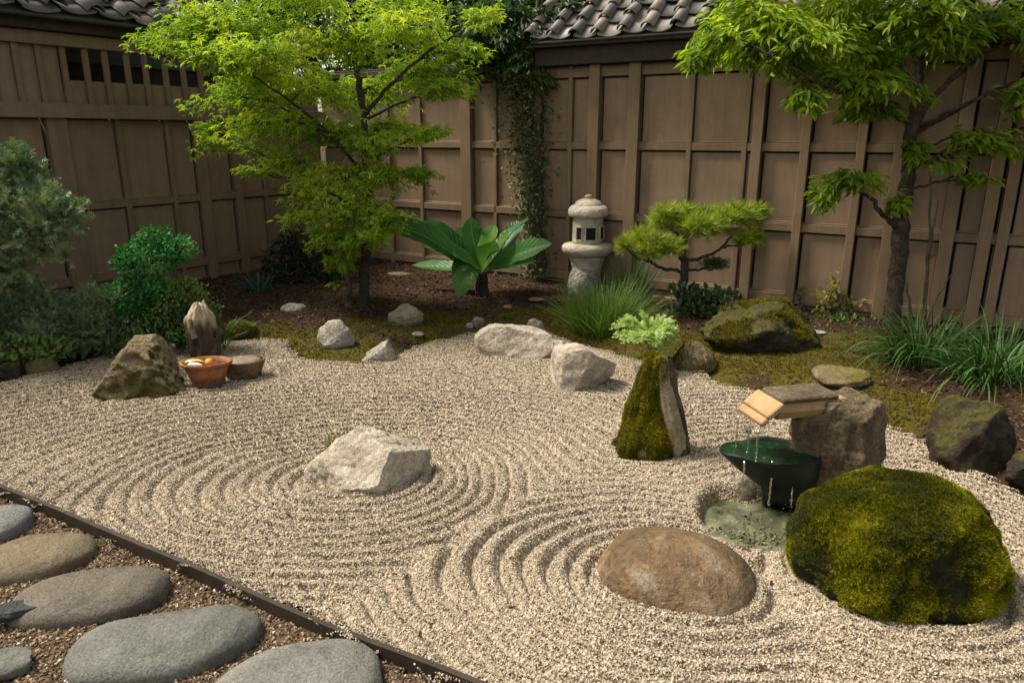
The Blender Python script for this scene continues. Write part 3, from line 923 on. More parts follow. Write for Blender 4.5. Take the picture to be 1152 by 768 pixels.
for q, (px, py, r) in enumerate(((267, 664, .018), (341, 694, .014), (176, 621, .012))):
    S = at(px, py, -.02)
    V, F = shape_rock(3, 90 + q, [], 5, .7, .9, 0)
    link("pebble", Geo().add(V * r * np.array((1.2, 1, .8)) + S, F), R_GRANITE, loc=S, smooth=True, cat="pebble", group="pale pebbles along the edging",
         label=("cream pebble against the edging above the green grey stepping stone", "cream pebble by the edging near the lowest stepping stone", "small tan pebble against the edging beside the brown stepping stone")[q])
# edging
O = np.array((*E_A, 0))
ed3, en3 = np.array((*ED, 0)), np.array((*EN, 0))
g = Geo()
L = np.linalg.norm(E_B - E_A)
ns = 60
tsx = np.linspace(0, L, ns)
wv = .006 * np.sin(tsx * 2.3) + .004 * np.sin(tsx * 5.1)
zv = .018 + .004 * np.sin(tsx * 3.7)
Vs = []
for nn, zz in ((-.011, -.15), (-.011, None), (.011, None), (.011, -.15)):
    Vs.append(O + tsx[:, None] * ed3 + (wv + nn)[:, None] * en3 + (zv if zz is None else np.full(ns, zz))[:, None] * ZA)
V = np.concatenate(Vs)
i = np.arange(ns - 1)
F = np.concatenate([np.stack([a * ns + i, a * ns + i + 1, (a + 1) * ns + i + 1, (a + 1) * ns + i], 1) for a in range(3)])
link("edging_strip", g.add(V, F), m_wood("dark_edging", (.018, .012, .009), (.045, .03, .02), (1, 1, 1), 9, .6), loc=O, label="dark edging strip between the raked gravel and the pebble path", cat="edging")

# ------------------------------------------------------------------ turned shapes
def lathe(prof, n=32, c=(0, 0, 0), sx=1, sy=1, rot=0, noise=0, seed=0, nsc=8):
    P = np.array(prof, float)
    th = np.arange(n) * 2 * math.pi / n
    V = np.concatenate([np.stack([r * np.cos(th), r * np.sin(th), np.full(n, z)], 1) for r, z in P])
    if noise:
        V = V * np.stack([1 + noise * fbm(V, nsc, 3, seed)] * 2 + [np.ones(len(V))], 1)
    V = V * np.array((sx, sy, 1))
    V = rotz(V, rot) + np.asarray(c)
    F = []
    k = np.arange(n)
    for i in range(len(P) - 1):
        F.append(np.stack([i * n + k, i * n + (k + 1) % n, (i + 1) * n + (k + 1) % n, (i + 1) * n + k], 1))
    m = len(V)
    V = np.concatenate([V, [[*np.asarray(c)[:2], V[:n, 2].mean()], [*np.asarray(c)[:2], V[-n:, 2].mean()]]])
    e = (len(P) - 1) * n
    caps = np.concatenate([np.stack([(k + 1) % n, k, np.full(n, m)], 1), np.stack([e + k, e + (k + 1) % n, np.full(n, m + 1)], 1)])
    return V, [np.concatenate(F), caps]

# stone lantern
LB_ = at(659, 336)
LB_[2] = gz(LB_)
lm_ = mpp(LB_)
lt = thing("stone_lantern", "weathered pale stone lantern with square window openings before the back wall", "lantern", LB_)
def lz(py): return atY(659, py, LB_[1])[2]
ST_L = m_rock("lantern_stone", (.36, .31, .24), (.52, .46, .37), (.64, .59, .49), 7, 60, .5, .5)
W_ = lambda px: px * lm_ / 2
link("pedestal", Geo().add(*lathe([(W_(36), LB_[2] - .05), (W_(33), lz(318)), (W_(31), lz(308)), (W_(33), lz(300)), (W_(40), lz(290)), (W_(42), lz(287.5))], 40, (LB_[0], LB_[1], 0), noise=.02)), ST_L, lt, smooth=True)
link("platform", Geo().add(*lathe([(W_(40), lz(288)), (W_(50), lz(285)), (W_(55), lz(281)), (W_(56), lz(277.5)), (W_(52), lz(274.5)), (W_(38), lz(273))], 48, (LB_[0], LB_[1], 0), noise=.02, seed=3)), ST_L, lt, smooth=True)
link("light_chamber", Geo().add(*lathe([(W_(33), lz(273)), (W_(33.5), lz(271)), (W_(33), lz(258)), (W_(33), lz(245)), (W_(32), lz(243))], 40, (LB_[0], LB_[1], 0), noise=.012, seed=4)), ST_L, lt, smooth=True)
link("roof", Geo().add(*lathe([(W_(32), lz(244.5)), (W_(42), lz(243)), (W_(44), lz(239.5)), (W_(42), lz(234.5)), (W_(37), lz(231.5)), (W_(30), lz(230.5))], 48, (LB_[0], LB_[1], 0), noise=.045, seed=5, nsc=12)), ST_L, lt, smooth=True)
link("cap", Geo().add(*lathe([(W_(31), lz(231.5)), (W_(30), lz(229.5)), (W_(25), lz(226)), (W_(14), lz(223.7)), (W_(4), lz(223))], 40, (LB_[0], LB_[1], 0), noise=.02, seed=6)), ST_L, lt, smooth=True)
link("finial", Geo().add(*lathe([(W_(4), lz(223.8)), (W_(8.5), lz(222.5)), (W_(9), lz(220.8)), (W_(6), lz(219.2)), (W_(1), lz(218.6))], 24, (LB_[0], LB_[1], 0))), m_rock("finial_stone", (.30, .2, .13), (.45, .33, .24), (.55, .45, .36), 9, 60, .4, .3), lt, smooth=True)
BLACK = NT("hollow_shadow_black").finish((.012, .011, .010), .9)  # solid near-black blocks; the darkness inside the openings is put into colour
for ang, wpx in ((-128, 6.5), (-84, 10.5), (-30, 9)):
    a = math.radians(ang)
    ex, ey = np.array((-math.sin(a), math.cos(a), 0)), np.array((math.cos(a), math.sin(a), 0))
    O = np.array((LB_[0], LB_[1], 0)) + ey * W_(33) * .985
    z0, z1, hw = lz(268), lz(254.5), W_(wpx)
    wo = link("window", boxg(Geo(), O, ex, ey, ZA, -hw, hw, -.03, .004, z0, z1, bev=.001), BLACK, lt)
    g = Geo()
    t_ = .010
    for b in ((-hw - t_, hw + t_, z1, z1 + t_), (-hw - t_, hw + t_, z0 - t_, z0), (-hw - t_, -hw, z0 + .0005, z1 - .0005), (hw, hw + t_, z0 + .0005, z1 - .0005)):
        boxg(g, O, ex, ey, ZA, b[0], b[1], -.035, .014, b[2], b[3], bev=.002)
    link("frame", g, ST_L, wo)

# ------------------------------------------------------------------ water pillar, spout, leaf basin, pool
pl = rock("water_pillar", "squat gritty stone pillar that carries the wooden spout above the pool", "stone pillar", 882, 992, 444, 564, R_PILLAR, 91, .72, planes=[((0, 0, 1), .86), ((-.62, -.78, .0), .70), ((.78, -.62, .05), .74)], nf=3, dmin=.85, dmax=.95,
          boxy=.74, n1=.10, n2=.06, rot=0, sub=6, sink=.15)
PV = ROCKS[pl.name][0]
PTOP = PV[:, 2].max()
PC = PV.mean(0)
p0, p1 = at(936, 447, PTOP - .03), at(850, 459, PTOP - .05)
e1 = (p1 - p0); e1[2] = 0
SL = np.linalg.norm(e1); e1 /= SL
e2 = np.array((-e1[1], e1[0], 0))
if e2[1] < 0: e2 = -e2
Os = np.array((p0[0], p0[1], PTOP - .035))
sp = thing("water_spout", "tan wooden water spout jutting left from the stone pillar", "spout", Os)
SPW = m_wood("tan_spout_wood", (.27, .16, .07), (.40, .26, .13), (2, 2, 2), 6, .55, .15)
# trough body of hexagonal section, with a slanted moulded end
def prism(sec, t0, t1, shear=0):
    sec = np.array(sec)
    n = len(sec)
    V = np.concatenate([Os + (t + shear * (sec[:, 1] - sec[:, 1].min()))[:, None] * e1 + sec[:, :1] * e2 + sec[:, 1:] * ZA for t in (np.full(n, t0), np.full(n, t1))])
    k = np.arange(n)
    return V, [np.stack([k, (k + 1) % n, n + (k + 1) % n, n + k], 1), np.array([k[::-1]]), np.array([n + k])]
link("trough", Geo().add(*prism([(-.10, -.01), (-.075, -.055), (.075, -.055), (.10, -.01), (.085, .028), (-.085, .028)], -.02, SL - .075)), m_wood("trough_wood", (.24, .15, .06), (.38, .25, .11), (2, 2, 2), 6, .55, .15), sp)
g = Geo()
e_s = e1 * .80 - ZA * .60                                    # the end boards slant down and outwards
e_n = e1 * .60 + ZA * .80
O_e = Os + e1 * (SL - .085) + ZA * .036
boxg(g, O_e, e_s, e2, e_n, .0, .105, -.115, .115, -.02, .012, bev=.006)
boxg(g, O_e, e_s, e2, e_n, .106, .15, -.112, .112, -.028, .003, bev=.006)
link("end_moulding", g, SPW, sp)
g = Geo()
boxg(g, Os, e1, e2, ZA, .03, SL - .088, -.095, .10, .031, .058, bev=.008)
link("cover_slab", g, m_rock("mossy_cover_slab", (.06, .045, .028), (.12, .09, .055), (.21, .165, .11), 7, 60, .6, .6), sp)
sb = rock("flat_slab", "thin pale stone slab lying on the pillar beside the spout", "slab", 880, 934, 437, 446, m_rock("pale_slab_stone", (.16, .125, .085), (.27, .22, .16), (.38, .325, .25), 6, 60, .6, .5), 93, .9, nf=3, boxy=.3, n1=.03, n2=.015, z0=PTOP - .012, sub=4, top_dy=.12)
V, F = ROCKS[sb.name]
# leaf-shaped basin
BC = at(862, 566, -.05)
rimz = atY(868, 512, BC[1])[2]
rx = 52 * mpp(BC)
pf = [(.50, -.10), (.52, -.02), (.54, .03), (.66, rimz * .25), (.84, rimz * .58), (.95, rimz * .86), (1.0, rimz), (.975, rimz + .008), (.94, rimz - .008), (.85, rimz - .03), (.3, rimz - .05)]
V, F = lathe([(r * rx, z) for r, z in pf], 48, (0, 0, 0), 1.0, .62, 0)
V[:, 0] *= np.where((V[:, 0] < 0) & (V[:, 2] > rimz * .5), 1.10, 1.0)
V[:, 0] += .42 * rx * np.clip(1 - V[:, 2] / rimz, 0, 1.0)
V[:, 2] += .016 * fbm(np.stack([V[:, 0], V[:, 1], 0 * V[:, 0]], 1), 7, 3, 61) * (V[:, 2] > rimz * .6)
V = rotz(V, math.radians(-8)) + np.array((BC[0] + .02, BC[1] + .05, 0))
bt = thing("water_basin", "dark green leaf shaped basin brimming with water under the spout", "basin", BC)
s = NT("dark_green_glaze")
c = s.ramp(s.noise(9, 5), [(.3, (.003, .006, .003)), (.7, (.008, .014, .008))])
link("bowl", Geo().add(V, F), s.finish(c, .5, bumps=[(s.noise(25, 5), .5, .01)], spec=.35), bt, smooth=True)
th = np.linspace(0, 2 * math.pi, 60, endpoint=False)
rr = np.linspace(0, 1, 14)
ring = np.concatenate([np.stack([q * rx * .955 * np.cos(th) * np.where(np.cos(th) < 0, 1.10, 1), q * rx * .955 * .62 * np.sin(th), np.full(60, 0.)], 1) for q in rr])
ring[:, 2] = rimz - .004 + .0035 * fbm(ring, 26, 3, 5)
ring = rotz(ring, math.radians(-8)) + np.array((BC[0] + .02, BC[1] + .05, 0))
k = np.arange(60)
F = np.concatenate([np.stack([i * 60 + k, i * 60 + (k + 1) % 60, (i + 1) * 60 + (k + 1) % 60, (i + 1) * 60 + k], 1) for i in range(13)])
s = NT("rippling_green_water")
c = s.ramp(s.noise(28, 7, .7), [(.35, (.003, .012, .005)), (.55, (.007, .028, .010)), (.66, (.022, .055, .022)), (.72, (.20, .24, .17))])
link("water_surface", Geo().add(ring, F), s.finish(c, .28, bumps=[(s.noise(45, 6), .6, .01)], spec=.35), bt, smooth=True)
# pool
PP = np.array([[*p, 0] for p in POOL])
pc = PP.mean(0)
PPs = curve(np.concatenate([PP, PP[:1]]), 8)[:-1]
n = len(PPs)
k = np.arange(n)
def disc(z, sc, rings=10, amp=0, seed=0):
    V = np.concatenate([pc + (PPs - pc) * sc * q + np.array((0, 0, z)) for q in np.linspace(0.02, 1, rings)])
    if amp: V[:, 2] += amp * fbm(V, 9, 3, seed)
    F = np.concatenate([np.stack([i * n + k, i * n + (k + 1) % n, (i + 1) * n + (k + 1) % n, (i + 1) * n + k], 1) for i in range(rings - 1)])
    return V, F
s = NT("pale_green_pool_bed")
c = s.ramp(s.noise(4.5, 7, .7, dist=.8), [(.38, (.032, .034, .016)), (.50, (.125, .12, .075)), (.66, (.27, .255, .18))])
link("pool_bed", Geo().add(*disc(-.085, 1.03, amp=.012)), s.finish(c, .9, bumps=[(s.noise(40, 5), .5, .01)]), smooth=True, kind="structure")
s = NT("clear_pool_water")
fr = s.n("ShaderNodeFresnel"); fr.inputs[0].default_value = 1.33
bmp = s.n("ShaderNodeBump"); bmp.inputs['Strength'].default_value = .35; bmp.inputs['Distance'].default_value = .02
s.l(s.noise(16, 4, .6, dist=1.0), bmp.inputs['Height'])
s.l(bmp.outputs[0], fr.inputs['Normal'])
tr = s.n("ShaderNodeBsdfTransparent"); tr.inputs[0].default_value = (.88, .91, .87, 1)
gl = s.n("ShaderNodeBsdfGlossy"); gl.inputs['Roughness'].default_value = .03
s.l(bmp.outputs[0], gl.inputs['Normal'])
mx = s.n("ShaderNodeMixShader")
s.l(fr.outputs[0], mx.inputs[0]); s.l(tr.outputs[0], mx.inputs[1]); s.l(gl.outputs[0], mx.inputs[2])
s.l(mx.outputs[0], s.out.inputs[0])
G_WATER = s.m
rs = np.random.RandomState(44)
n = 900
xx, yy = rs.uniform(PP[:, 0].min(), PP[:, 0].max(), n), rs.uniform(PP[:, 1].min(), PP[:, 1].max(), n)
kk = pipoly(xx, yy, POOL) & (fbm2(xx, yy, 4, 3, 6) + rs.uniform(-.5, .5, n) > .05)
xx, yy = xx[kk], yy[kk]
n = len(xx)
sz = rs.uniform(.004, .011, n)
s = NT("pool_pebble_stone")
PEB = s.finish(s.ramp(s.attr('rnd'), [(0, (.08, .08, .05)), (.5, (.16, .155, .10)), (1, (.33, .32, .24))]), .6)
link("pool_pebbles", scatter(Geo(), *T_OCT, np.stack([xx, yy, np.full(n, -.082)], 1), rand_rot(n, rs), np.stack([sz, sz, sz * .6], 1), rs.rand(n)), PEB, kind="stuff")
link("water", Geo().add(*disc(-.028, 1.02, amp=.002)), G_WATER, smooth=True, kind="structure")
s = NT("falling_water")
tr = s.n("ShaderNodeBsdfTransparent"); tr.inputs[0].default_value = (.9, .91, .91, 1)
gl = s.n("ShaderNodeBsdfGlossy"); gl.inputs['Roughness'].default_value = .18
mx = s.n("ShaderNodeMixShader"); mx.inputs[0].default_value = .48
s.l(tr.outputs[0], mx.inputs[1]); s.l(gl.outputs[0], mx.inputs[2])
s.l(mx.outputs[0], s.out.inputs[0])
G_FALL = s.m
tipz = PTOP - .15
tip = Os + e1 * (SL + .03)
STR = [(tip + e2 * -.09 , rimz, "thin water stream falling from the near corner of the spout end"), (tip - e1 * .02 + e2 * .02, rimz, "thin water stream falling from the middle of the spout"),
       (tip + e2 * .10, rimz, "thin water stream falling from the far corner of the spout end")]
for q, px in enumerate((836, 868, 893)):
    P = np.array((*at(px, 520, rimz - .02)[:2], 0))
    STR.append((P, None, ("thin water trickle off the left end of the basin", "bright water stream spilling over the front of the basin", "broken water trickle at the right side of the basin")[q]))
rs = np.random.RandomState(12)
for q, (P, ze, lab) in enumerate(STR):
    za, zb = (tipz + .02, rimz) if ze is not None else (rimz - .005, -.03)
    zz = np.linspace(za, zb, 16)
    pts = np.stack([np.full(16, P[0]) + rs.normal(0, .0015, 16), np.full(16, P[1]) + (0 if ze is not None else -.02) + rs.normal(0, .0015, 16), zz], 1)
    rad = (.0048 if q != 4 else .006) * (1 + .22 * np.sin(np.arange(16) * 2.1 + q)) * np.linspace(1.3, .9, 16)
    V, F = tube(pts, rad, 7)
    g = Geo().add(V, F)
    for d in range(7 if ze is None else 3):
        Vd, Fd = ico(1)
        g.add(Vd * rs.uniform(.002, .0045) + pts[-1] + np.array((*rs.normal(0, .03, 2), abs(rs.normal(0, .012)))), Fd)
    link("water_stream", g, G_FALL, loc=pts[-1], smooth=True, label=lab, cat="water", group="thin streams of falling water")
rock("rock", "small gritty stone standing in the pool left of the basin", "rock", 818, 856, 537, 566, R_GREY, 95, .7, nf=5, sub=4, z0=-.10)

# ------------------------------------------------------------------ mossy stump and driftwood
B = at(738, 519)
B[2] = 0
sw = mpp(B)
Hs = atY(742, 404, B[1] + .17)[2]
prof_z = np.linspace(-.05, Hs, 60)
n = 64
th = np.arange(n) * 2 * math.pi / n
V = []
for z in prof_z:
    f = max(z, 0) / Hs
    r = sw * np.interp(f, [0, .08, .3, .6, .85, 1], [42, 40, 33, 26, 20, 14])
    cx = sw * np.interp(f, [0, .4, 1], [0, -1, 5])
    a = np.stack([np.cos(th), np.sin(th), np.full(n, z * 5)], 1)
    rr = r * (1 + .22 * fbm(a * np.array((1, 1, .35)), 1.7, 4, 14) + .05 * fbm(a * np.array((1, 1, .3)), 6, 3, 15))
    V.append(np.stack([cx + rr * np.cos(th), rr * .72 * np.sin(th), np.full(n, z) + (.05 * fbm(a, 3, 2, 4) if f > .95 else 0)], 1))
SC_ = np.array((B[0], B[1] + .17, 0))
V = np.concatenate(V) + SC_
k = np.arange(n)
F = np.concatenate([np.stack([i * n + k, i * n + (k + 1) % n, (i + 1) * n + (k + 1) % n, (i + 1) * n + k], 1) for i in range(59)])
m_ = len(V)
V = np.concatenate([V, [V[-n:].mean(0)]])
FT = np.concatenate([np.concatenate([F[:, [0, 1, 2]], F[:, [0, 2, 3]]]), np.stack([(59 * n) + k, 59 * n + (k + 1) % n, np.full(n, m_)], 1)])
stw = m_rock("old_stump_wood", (.05, .036, .022), (.12, .088, .055), (.26, .20, .13), 7, 50, .6, 1.0)
st = link("mossy_stump", Geo().add(V, FT), stw, loc=SC_, smooth=True, label="tapering broken stump, mossy on the left and bare wood on the right", cat="stump")
ROCKS[st.name] = (V, FT)
fuzz(st, 42000, .019, 25, lambda P, N, c: (P[:, 0] - SC_[0] - sw * 14 + sw * 8 * np.clip(P[:, 2] / Hs, 0, 1) + .03 * c < .03) & (c > -.62), m_leaf('stump_moss', (.06, .06, .005), (.19, .172, .013), (.34, .29, .025), tl=.2, rough=.9, spec=.1, sc=4), sc=7)
bare = m_rock("bleached_wood", (.20, .145, .085), (.34, .26, .165), (.46, .37, .26), 9, 55, .5, .8)
def strip(cols, mat, th, seed):
    # a weathered ribbon of split wood lying on the stump's right face
    rs = np.random.RandomState(seed)
    C = curve([SC_ + np.array((sw * a, sw * b, Hs * z)) for a, b, w, z in cols], 10)
    wd = np.interp(np.linspace(0, 1, len(C)), np.linspace(0, 1, len(cols)), [c[2] for c in cols]) * sw
    S = np.array((.86, .5, 0)); Nn = np.array((.5, -.86, 0))
    a = np.linspace(-1, 1, 9)
    gr = .006 * fbm(np.stack([a * 4, 0 * a, 0 * a + seed], 1), 1.3, 2, seed)
    V = []
    for d in (0, -th):
        V += [c + (a * w)[:, None] * S + ((np.sqrt(1 - .92 * a * a) * .5 * w if d == 0 else 0 * a) + d + gr + .004 * fbm(np.stack([a * 3, 0 * a + c[2] * 7, 0 * a], 1), 1.5, 3, seed))[:, None] * Nn for c, w in zip(C, wd)]
    V = np.concatenate(V)
    m = len(C)
    ii = np.arange(m - 1)[:, None] * 9 + np.arange(8)[None]
    q = lambda o: np.stack([ii + o, ii + 1 + o, ii + 10 + o, ii + 9 + o], -1).reshape(-1, 4)
    e = np.arange(m - 1) * 9
    sd = [np.stack([e + k, e + k + 9, e + k + 9 + m * 9, e + k + m * 9], 1) for k in (0, 8)]
    link("split_wood", Geo().add(V, np.concatenate([q(0), q(m * 9)] + sd)), mat, st, smooth=True)
bare = m_rock("bleached_wood", (.26, .20, .11), (.46, .37, .235), (.60, .51, .36), 9, 55, .6, 1.0)
strip(((30, -18, 9, -.04), (24, -19, 11, .25), (15, -15, 10, .55), (8, -11, 7, .85), (7, -8, 5, 1.04)), bare, .05, 3)
strip(((41, -8, 6, -.04), (36, -10, 6, .2), (28, -9, 5.5, .5), (18, -7, 4, .8), (15, -4, 3, 1.02)), stw, .05, 9)

B = at(229, 404)
dw = thing("driftwood", "upright gnarled driftwood piece with a pale broken top behind the terracotta bowl", "driftwood", B)
q_ = mpp(B)
def rel(px, py, dy=0): return atY(px, py, B[1] + dy)
axis = curve([rel(230, 410), rel(229, 388), rel(226, 368), rel(225, 354), rel(225, 343)], 12)
m_, nn = len(axis), 48
th = np.arange(nn) * 2 * math.pi / nn
ff = np.linspace(0, 1, m_)
V = []
for c_, f in zip(axis, ff):
    r = q_ * np.interp(f, [0, .15, .45, .7, .88, 1], [16, 14, 15, 14, 9, 4.5])
    a = np.stack([np.cos(th) * 1.4, np.sin(th) * 1.4, np.full(nn, f * 1.5)], 1)
    rr = r * (1 + .30 * fbm(a, 1.5, 4, 24) + .10 * fbm(a * np.array((1, 1, .4)), 6, 3, 25))
    V.append(np.stack([c_[0] + rr * np.cos(th), c_[1] + rr * .8 * np.sin(th), c_[2] + (.045 * fbm(a, 2.2, 3, 26) * sstep(np.array([f]), .7, 1.0)[0])], 1))
V = np.concatenate(V + [axis[:1], axis[-1:]])
k = np.arange(nn)
e = (m_ - 1) * nn
F = [np.concatenate([np.stack([i * nn + k, i * nn + (k + 1) % nn, (i + 1) * nn + (k + 1) % nn, (i + 1) * nn + k], 1) for i in range(m_ - 1)]),
     np.concatenate([np.stack([(k + 1) % nn, k, np.full(nn, m_ * nn)], 1), np.stack([e + k, e + (k + 1) % nn, np.full(nn, m_ * nn + 1)], 1)])]
s = NT("weathered_driftwood")
c = s.ramp(s.math('ADD', s.math('MULTIPLY', s.noise(5, 6, .65, co=s.stretch(2.5, 2.5, .6)), .62), s.attr('pale')), [(.25, (.025, .018, .012)), (.5, (.12, .085, .055)), (.72, (.36, .28, .19)), (.9, (.50, .41, .31))])
DRW = s.finish(c, .85, bumps=[(s.noise(9, 7, .7, co=s.stretch(3, 3, .7)), .9, .03)])
link("main_piece", Geo().add(V, F, pale=.50 * sstep(V[:, 2] + .08 * fbm(V * np.array((1, 1, .3)), 16, 3, 2), .20, .42)), DRW, dw, smooth=True)
pts = curve([rel(238, 406), rel(241, 392), rel(243, 380), rel(249, 372)], 6, .004, 4)
V, F = tube(pts, np.linspace(9 * q_, 3 * q_, len(pts)), 12, .15, 6)
link("side_stub", Geo().add(V, F, pale=.05), DRW, dw, smooth=True)
pts = curve([rel(222, 380, -.05), rel(215, 366, -.05), rel(211, 359, -.05)], 6, .003, 4)
V, F = tube(pts, np.linspace(6 * q_, 2 * q_, len(pts)), 10, .15, 6)
link("side_stub", Geo().add(V, F, pale=.3), DRW, dw, smooth=True)

# terracotta bowl with what lies in it, and the stone basin behind
B = at(234, 438)
q_ = mpp(B)
B = B + np.array((-.02, .07, 0))
zr = atY(232, 411, B[1])[2]
zr = max(zr, .10) * 1.22
R0 = 28.5 * q_
TERR = m_rock("worn_terracotta", (.16, .06, .03), (.31, .12, .056), (.42, .23, .14), 7, 50, .6, .5, rough=.75)
bowl = thing("terracotta_bowl", "oval terracotta bowl on the left gravel beside the peaked rock", "bowl", B)
link("shell", Geo().add(*lathe([(R0 * .66, zr * .32), (R0 * .76, zr * .55), (R0 * .88, zr * .84), (R0 * .95, zr * .86), (R0, zr * .9), (R0, zr), (R0 * .93, zr), (R0 * .86, zr * .86), (R0 * .6, zr * .5)], 48, (B[0], B[1], 0), 1, .68, .1)), TERR, bowl, smooth=True)
link("foot", Geo().add(*lathe([(R0 * .66, -.02), (R0 * .64, zr * .1), (R0 * .66, zr * .34)], 40, (B[0], B[1], 0), 1, .68, .1)), m_rock("dark_foot_clay", (.05, .028, .018), (.09, .048, .03), (.13, .075, .05), 8, 60, .3, .3), bowl, smooth=True)
link("soil", Geo().add(*lathe([(R0 * .88, zr * .80), (R0 * .5, zr * .83), (.002, zr * .84)], 40, (B[0], B[1], 0), 1, .68, .1)), m_rock("bowl_soil", (.05, .03, .018), (.11, .07, .04), (.2, .14, .09), 20, 80, .5, .8), bowl, smooth=True)
oz = zr * .90
Oo = np.array((B[0] - R0 * .42, B[1] - R0 * .12, oz))
orn = thing("painted_ornament", "yellow, black and white oblong ornament lying in the terracotta bowl", "ornament", Oo)
for nm, dx, dy_, dz, sz, colr, rt in (("yellow_side", -.005, .012, .012, (.070, .028, .024), (.62, .42, .06), .15), ("black_band", .006, -.012, .010, (.060, .018, .020), (.02, .025, .03), .05), ("white_side", .016, -.030, .004, (.058, .018, .018), (.66, .64, .52), -.05)):
    V, F = ico(4)
    V = V * (1 + .08 * fbm(V, 1.5, 2, 5))[:, None] * np.array(sz)
    s = NT(nm + "_paint")
    link(nm, Geo().add(rotz(V, rt) + Oo + np.array((dx, dy_, dz)), F), s.finish(colr, .35, spec=.5), orn, smooth=True)
V, F = ico(4)
Oo = np.array((B[0] + R0 * .17, B[1] - R0 * .12, oz + .016))
s = NT("orange_skin")
link("orange_ball", Geo().add(V * np.array((.031, .031, .030)) + Oo, F), s.finish(s.ramp(s.noise(25, 3), [(.3, (.62, .20, .01)), (.7, (.85, .36, .02))]), .4, bumps=[(s.noise(90, 2), .2, .003)], spec=.5), loc=Oo, smooth=True,
     label="bright orange ball resting in the terracotta bowl", cat="fruit")
B2 = at(268, 430) + np.array((0, .12, 0))
z2 = atY(268, 404, B2[1])[2]
R2 = 25 * mpp(B2)
sbn = thing("stone_basin", "shallow grey brown stone basin filled with grit behind the terracotta bowl", "basin", B2)
link("shell", Geo().add(*lathe([(R2 * .70, -.03), (R2 * .78, z2 * .25), (R2 * .92, z2 * .7), (R2 * 1.0, z2 * .95), (R2 * .99, z2), (R2 * .93, z2), (R2 * .90, z2 * .95)], 48, (B2[0], B2[1], 0), 1.0, .75, .2, noise=.02)), R_BROWN, sbn, smooth=True)
link("grit_filling", Geo().add(*lathe([(R2 * .935, z2 * .965), (R2 * .6, z2 * .99), (.003, z2 * 1.0)], 40, (B2[0], B2[1], 0), 1.0, .75, .2)), m_rock("packed_grit", (.18, .145, .10), (.30, .245, .175), (.42, .355, .265), 14, 90, .7, .8), sbn, smooth=True)
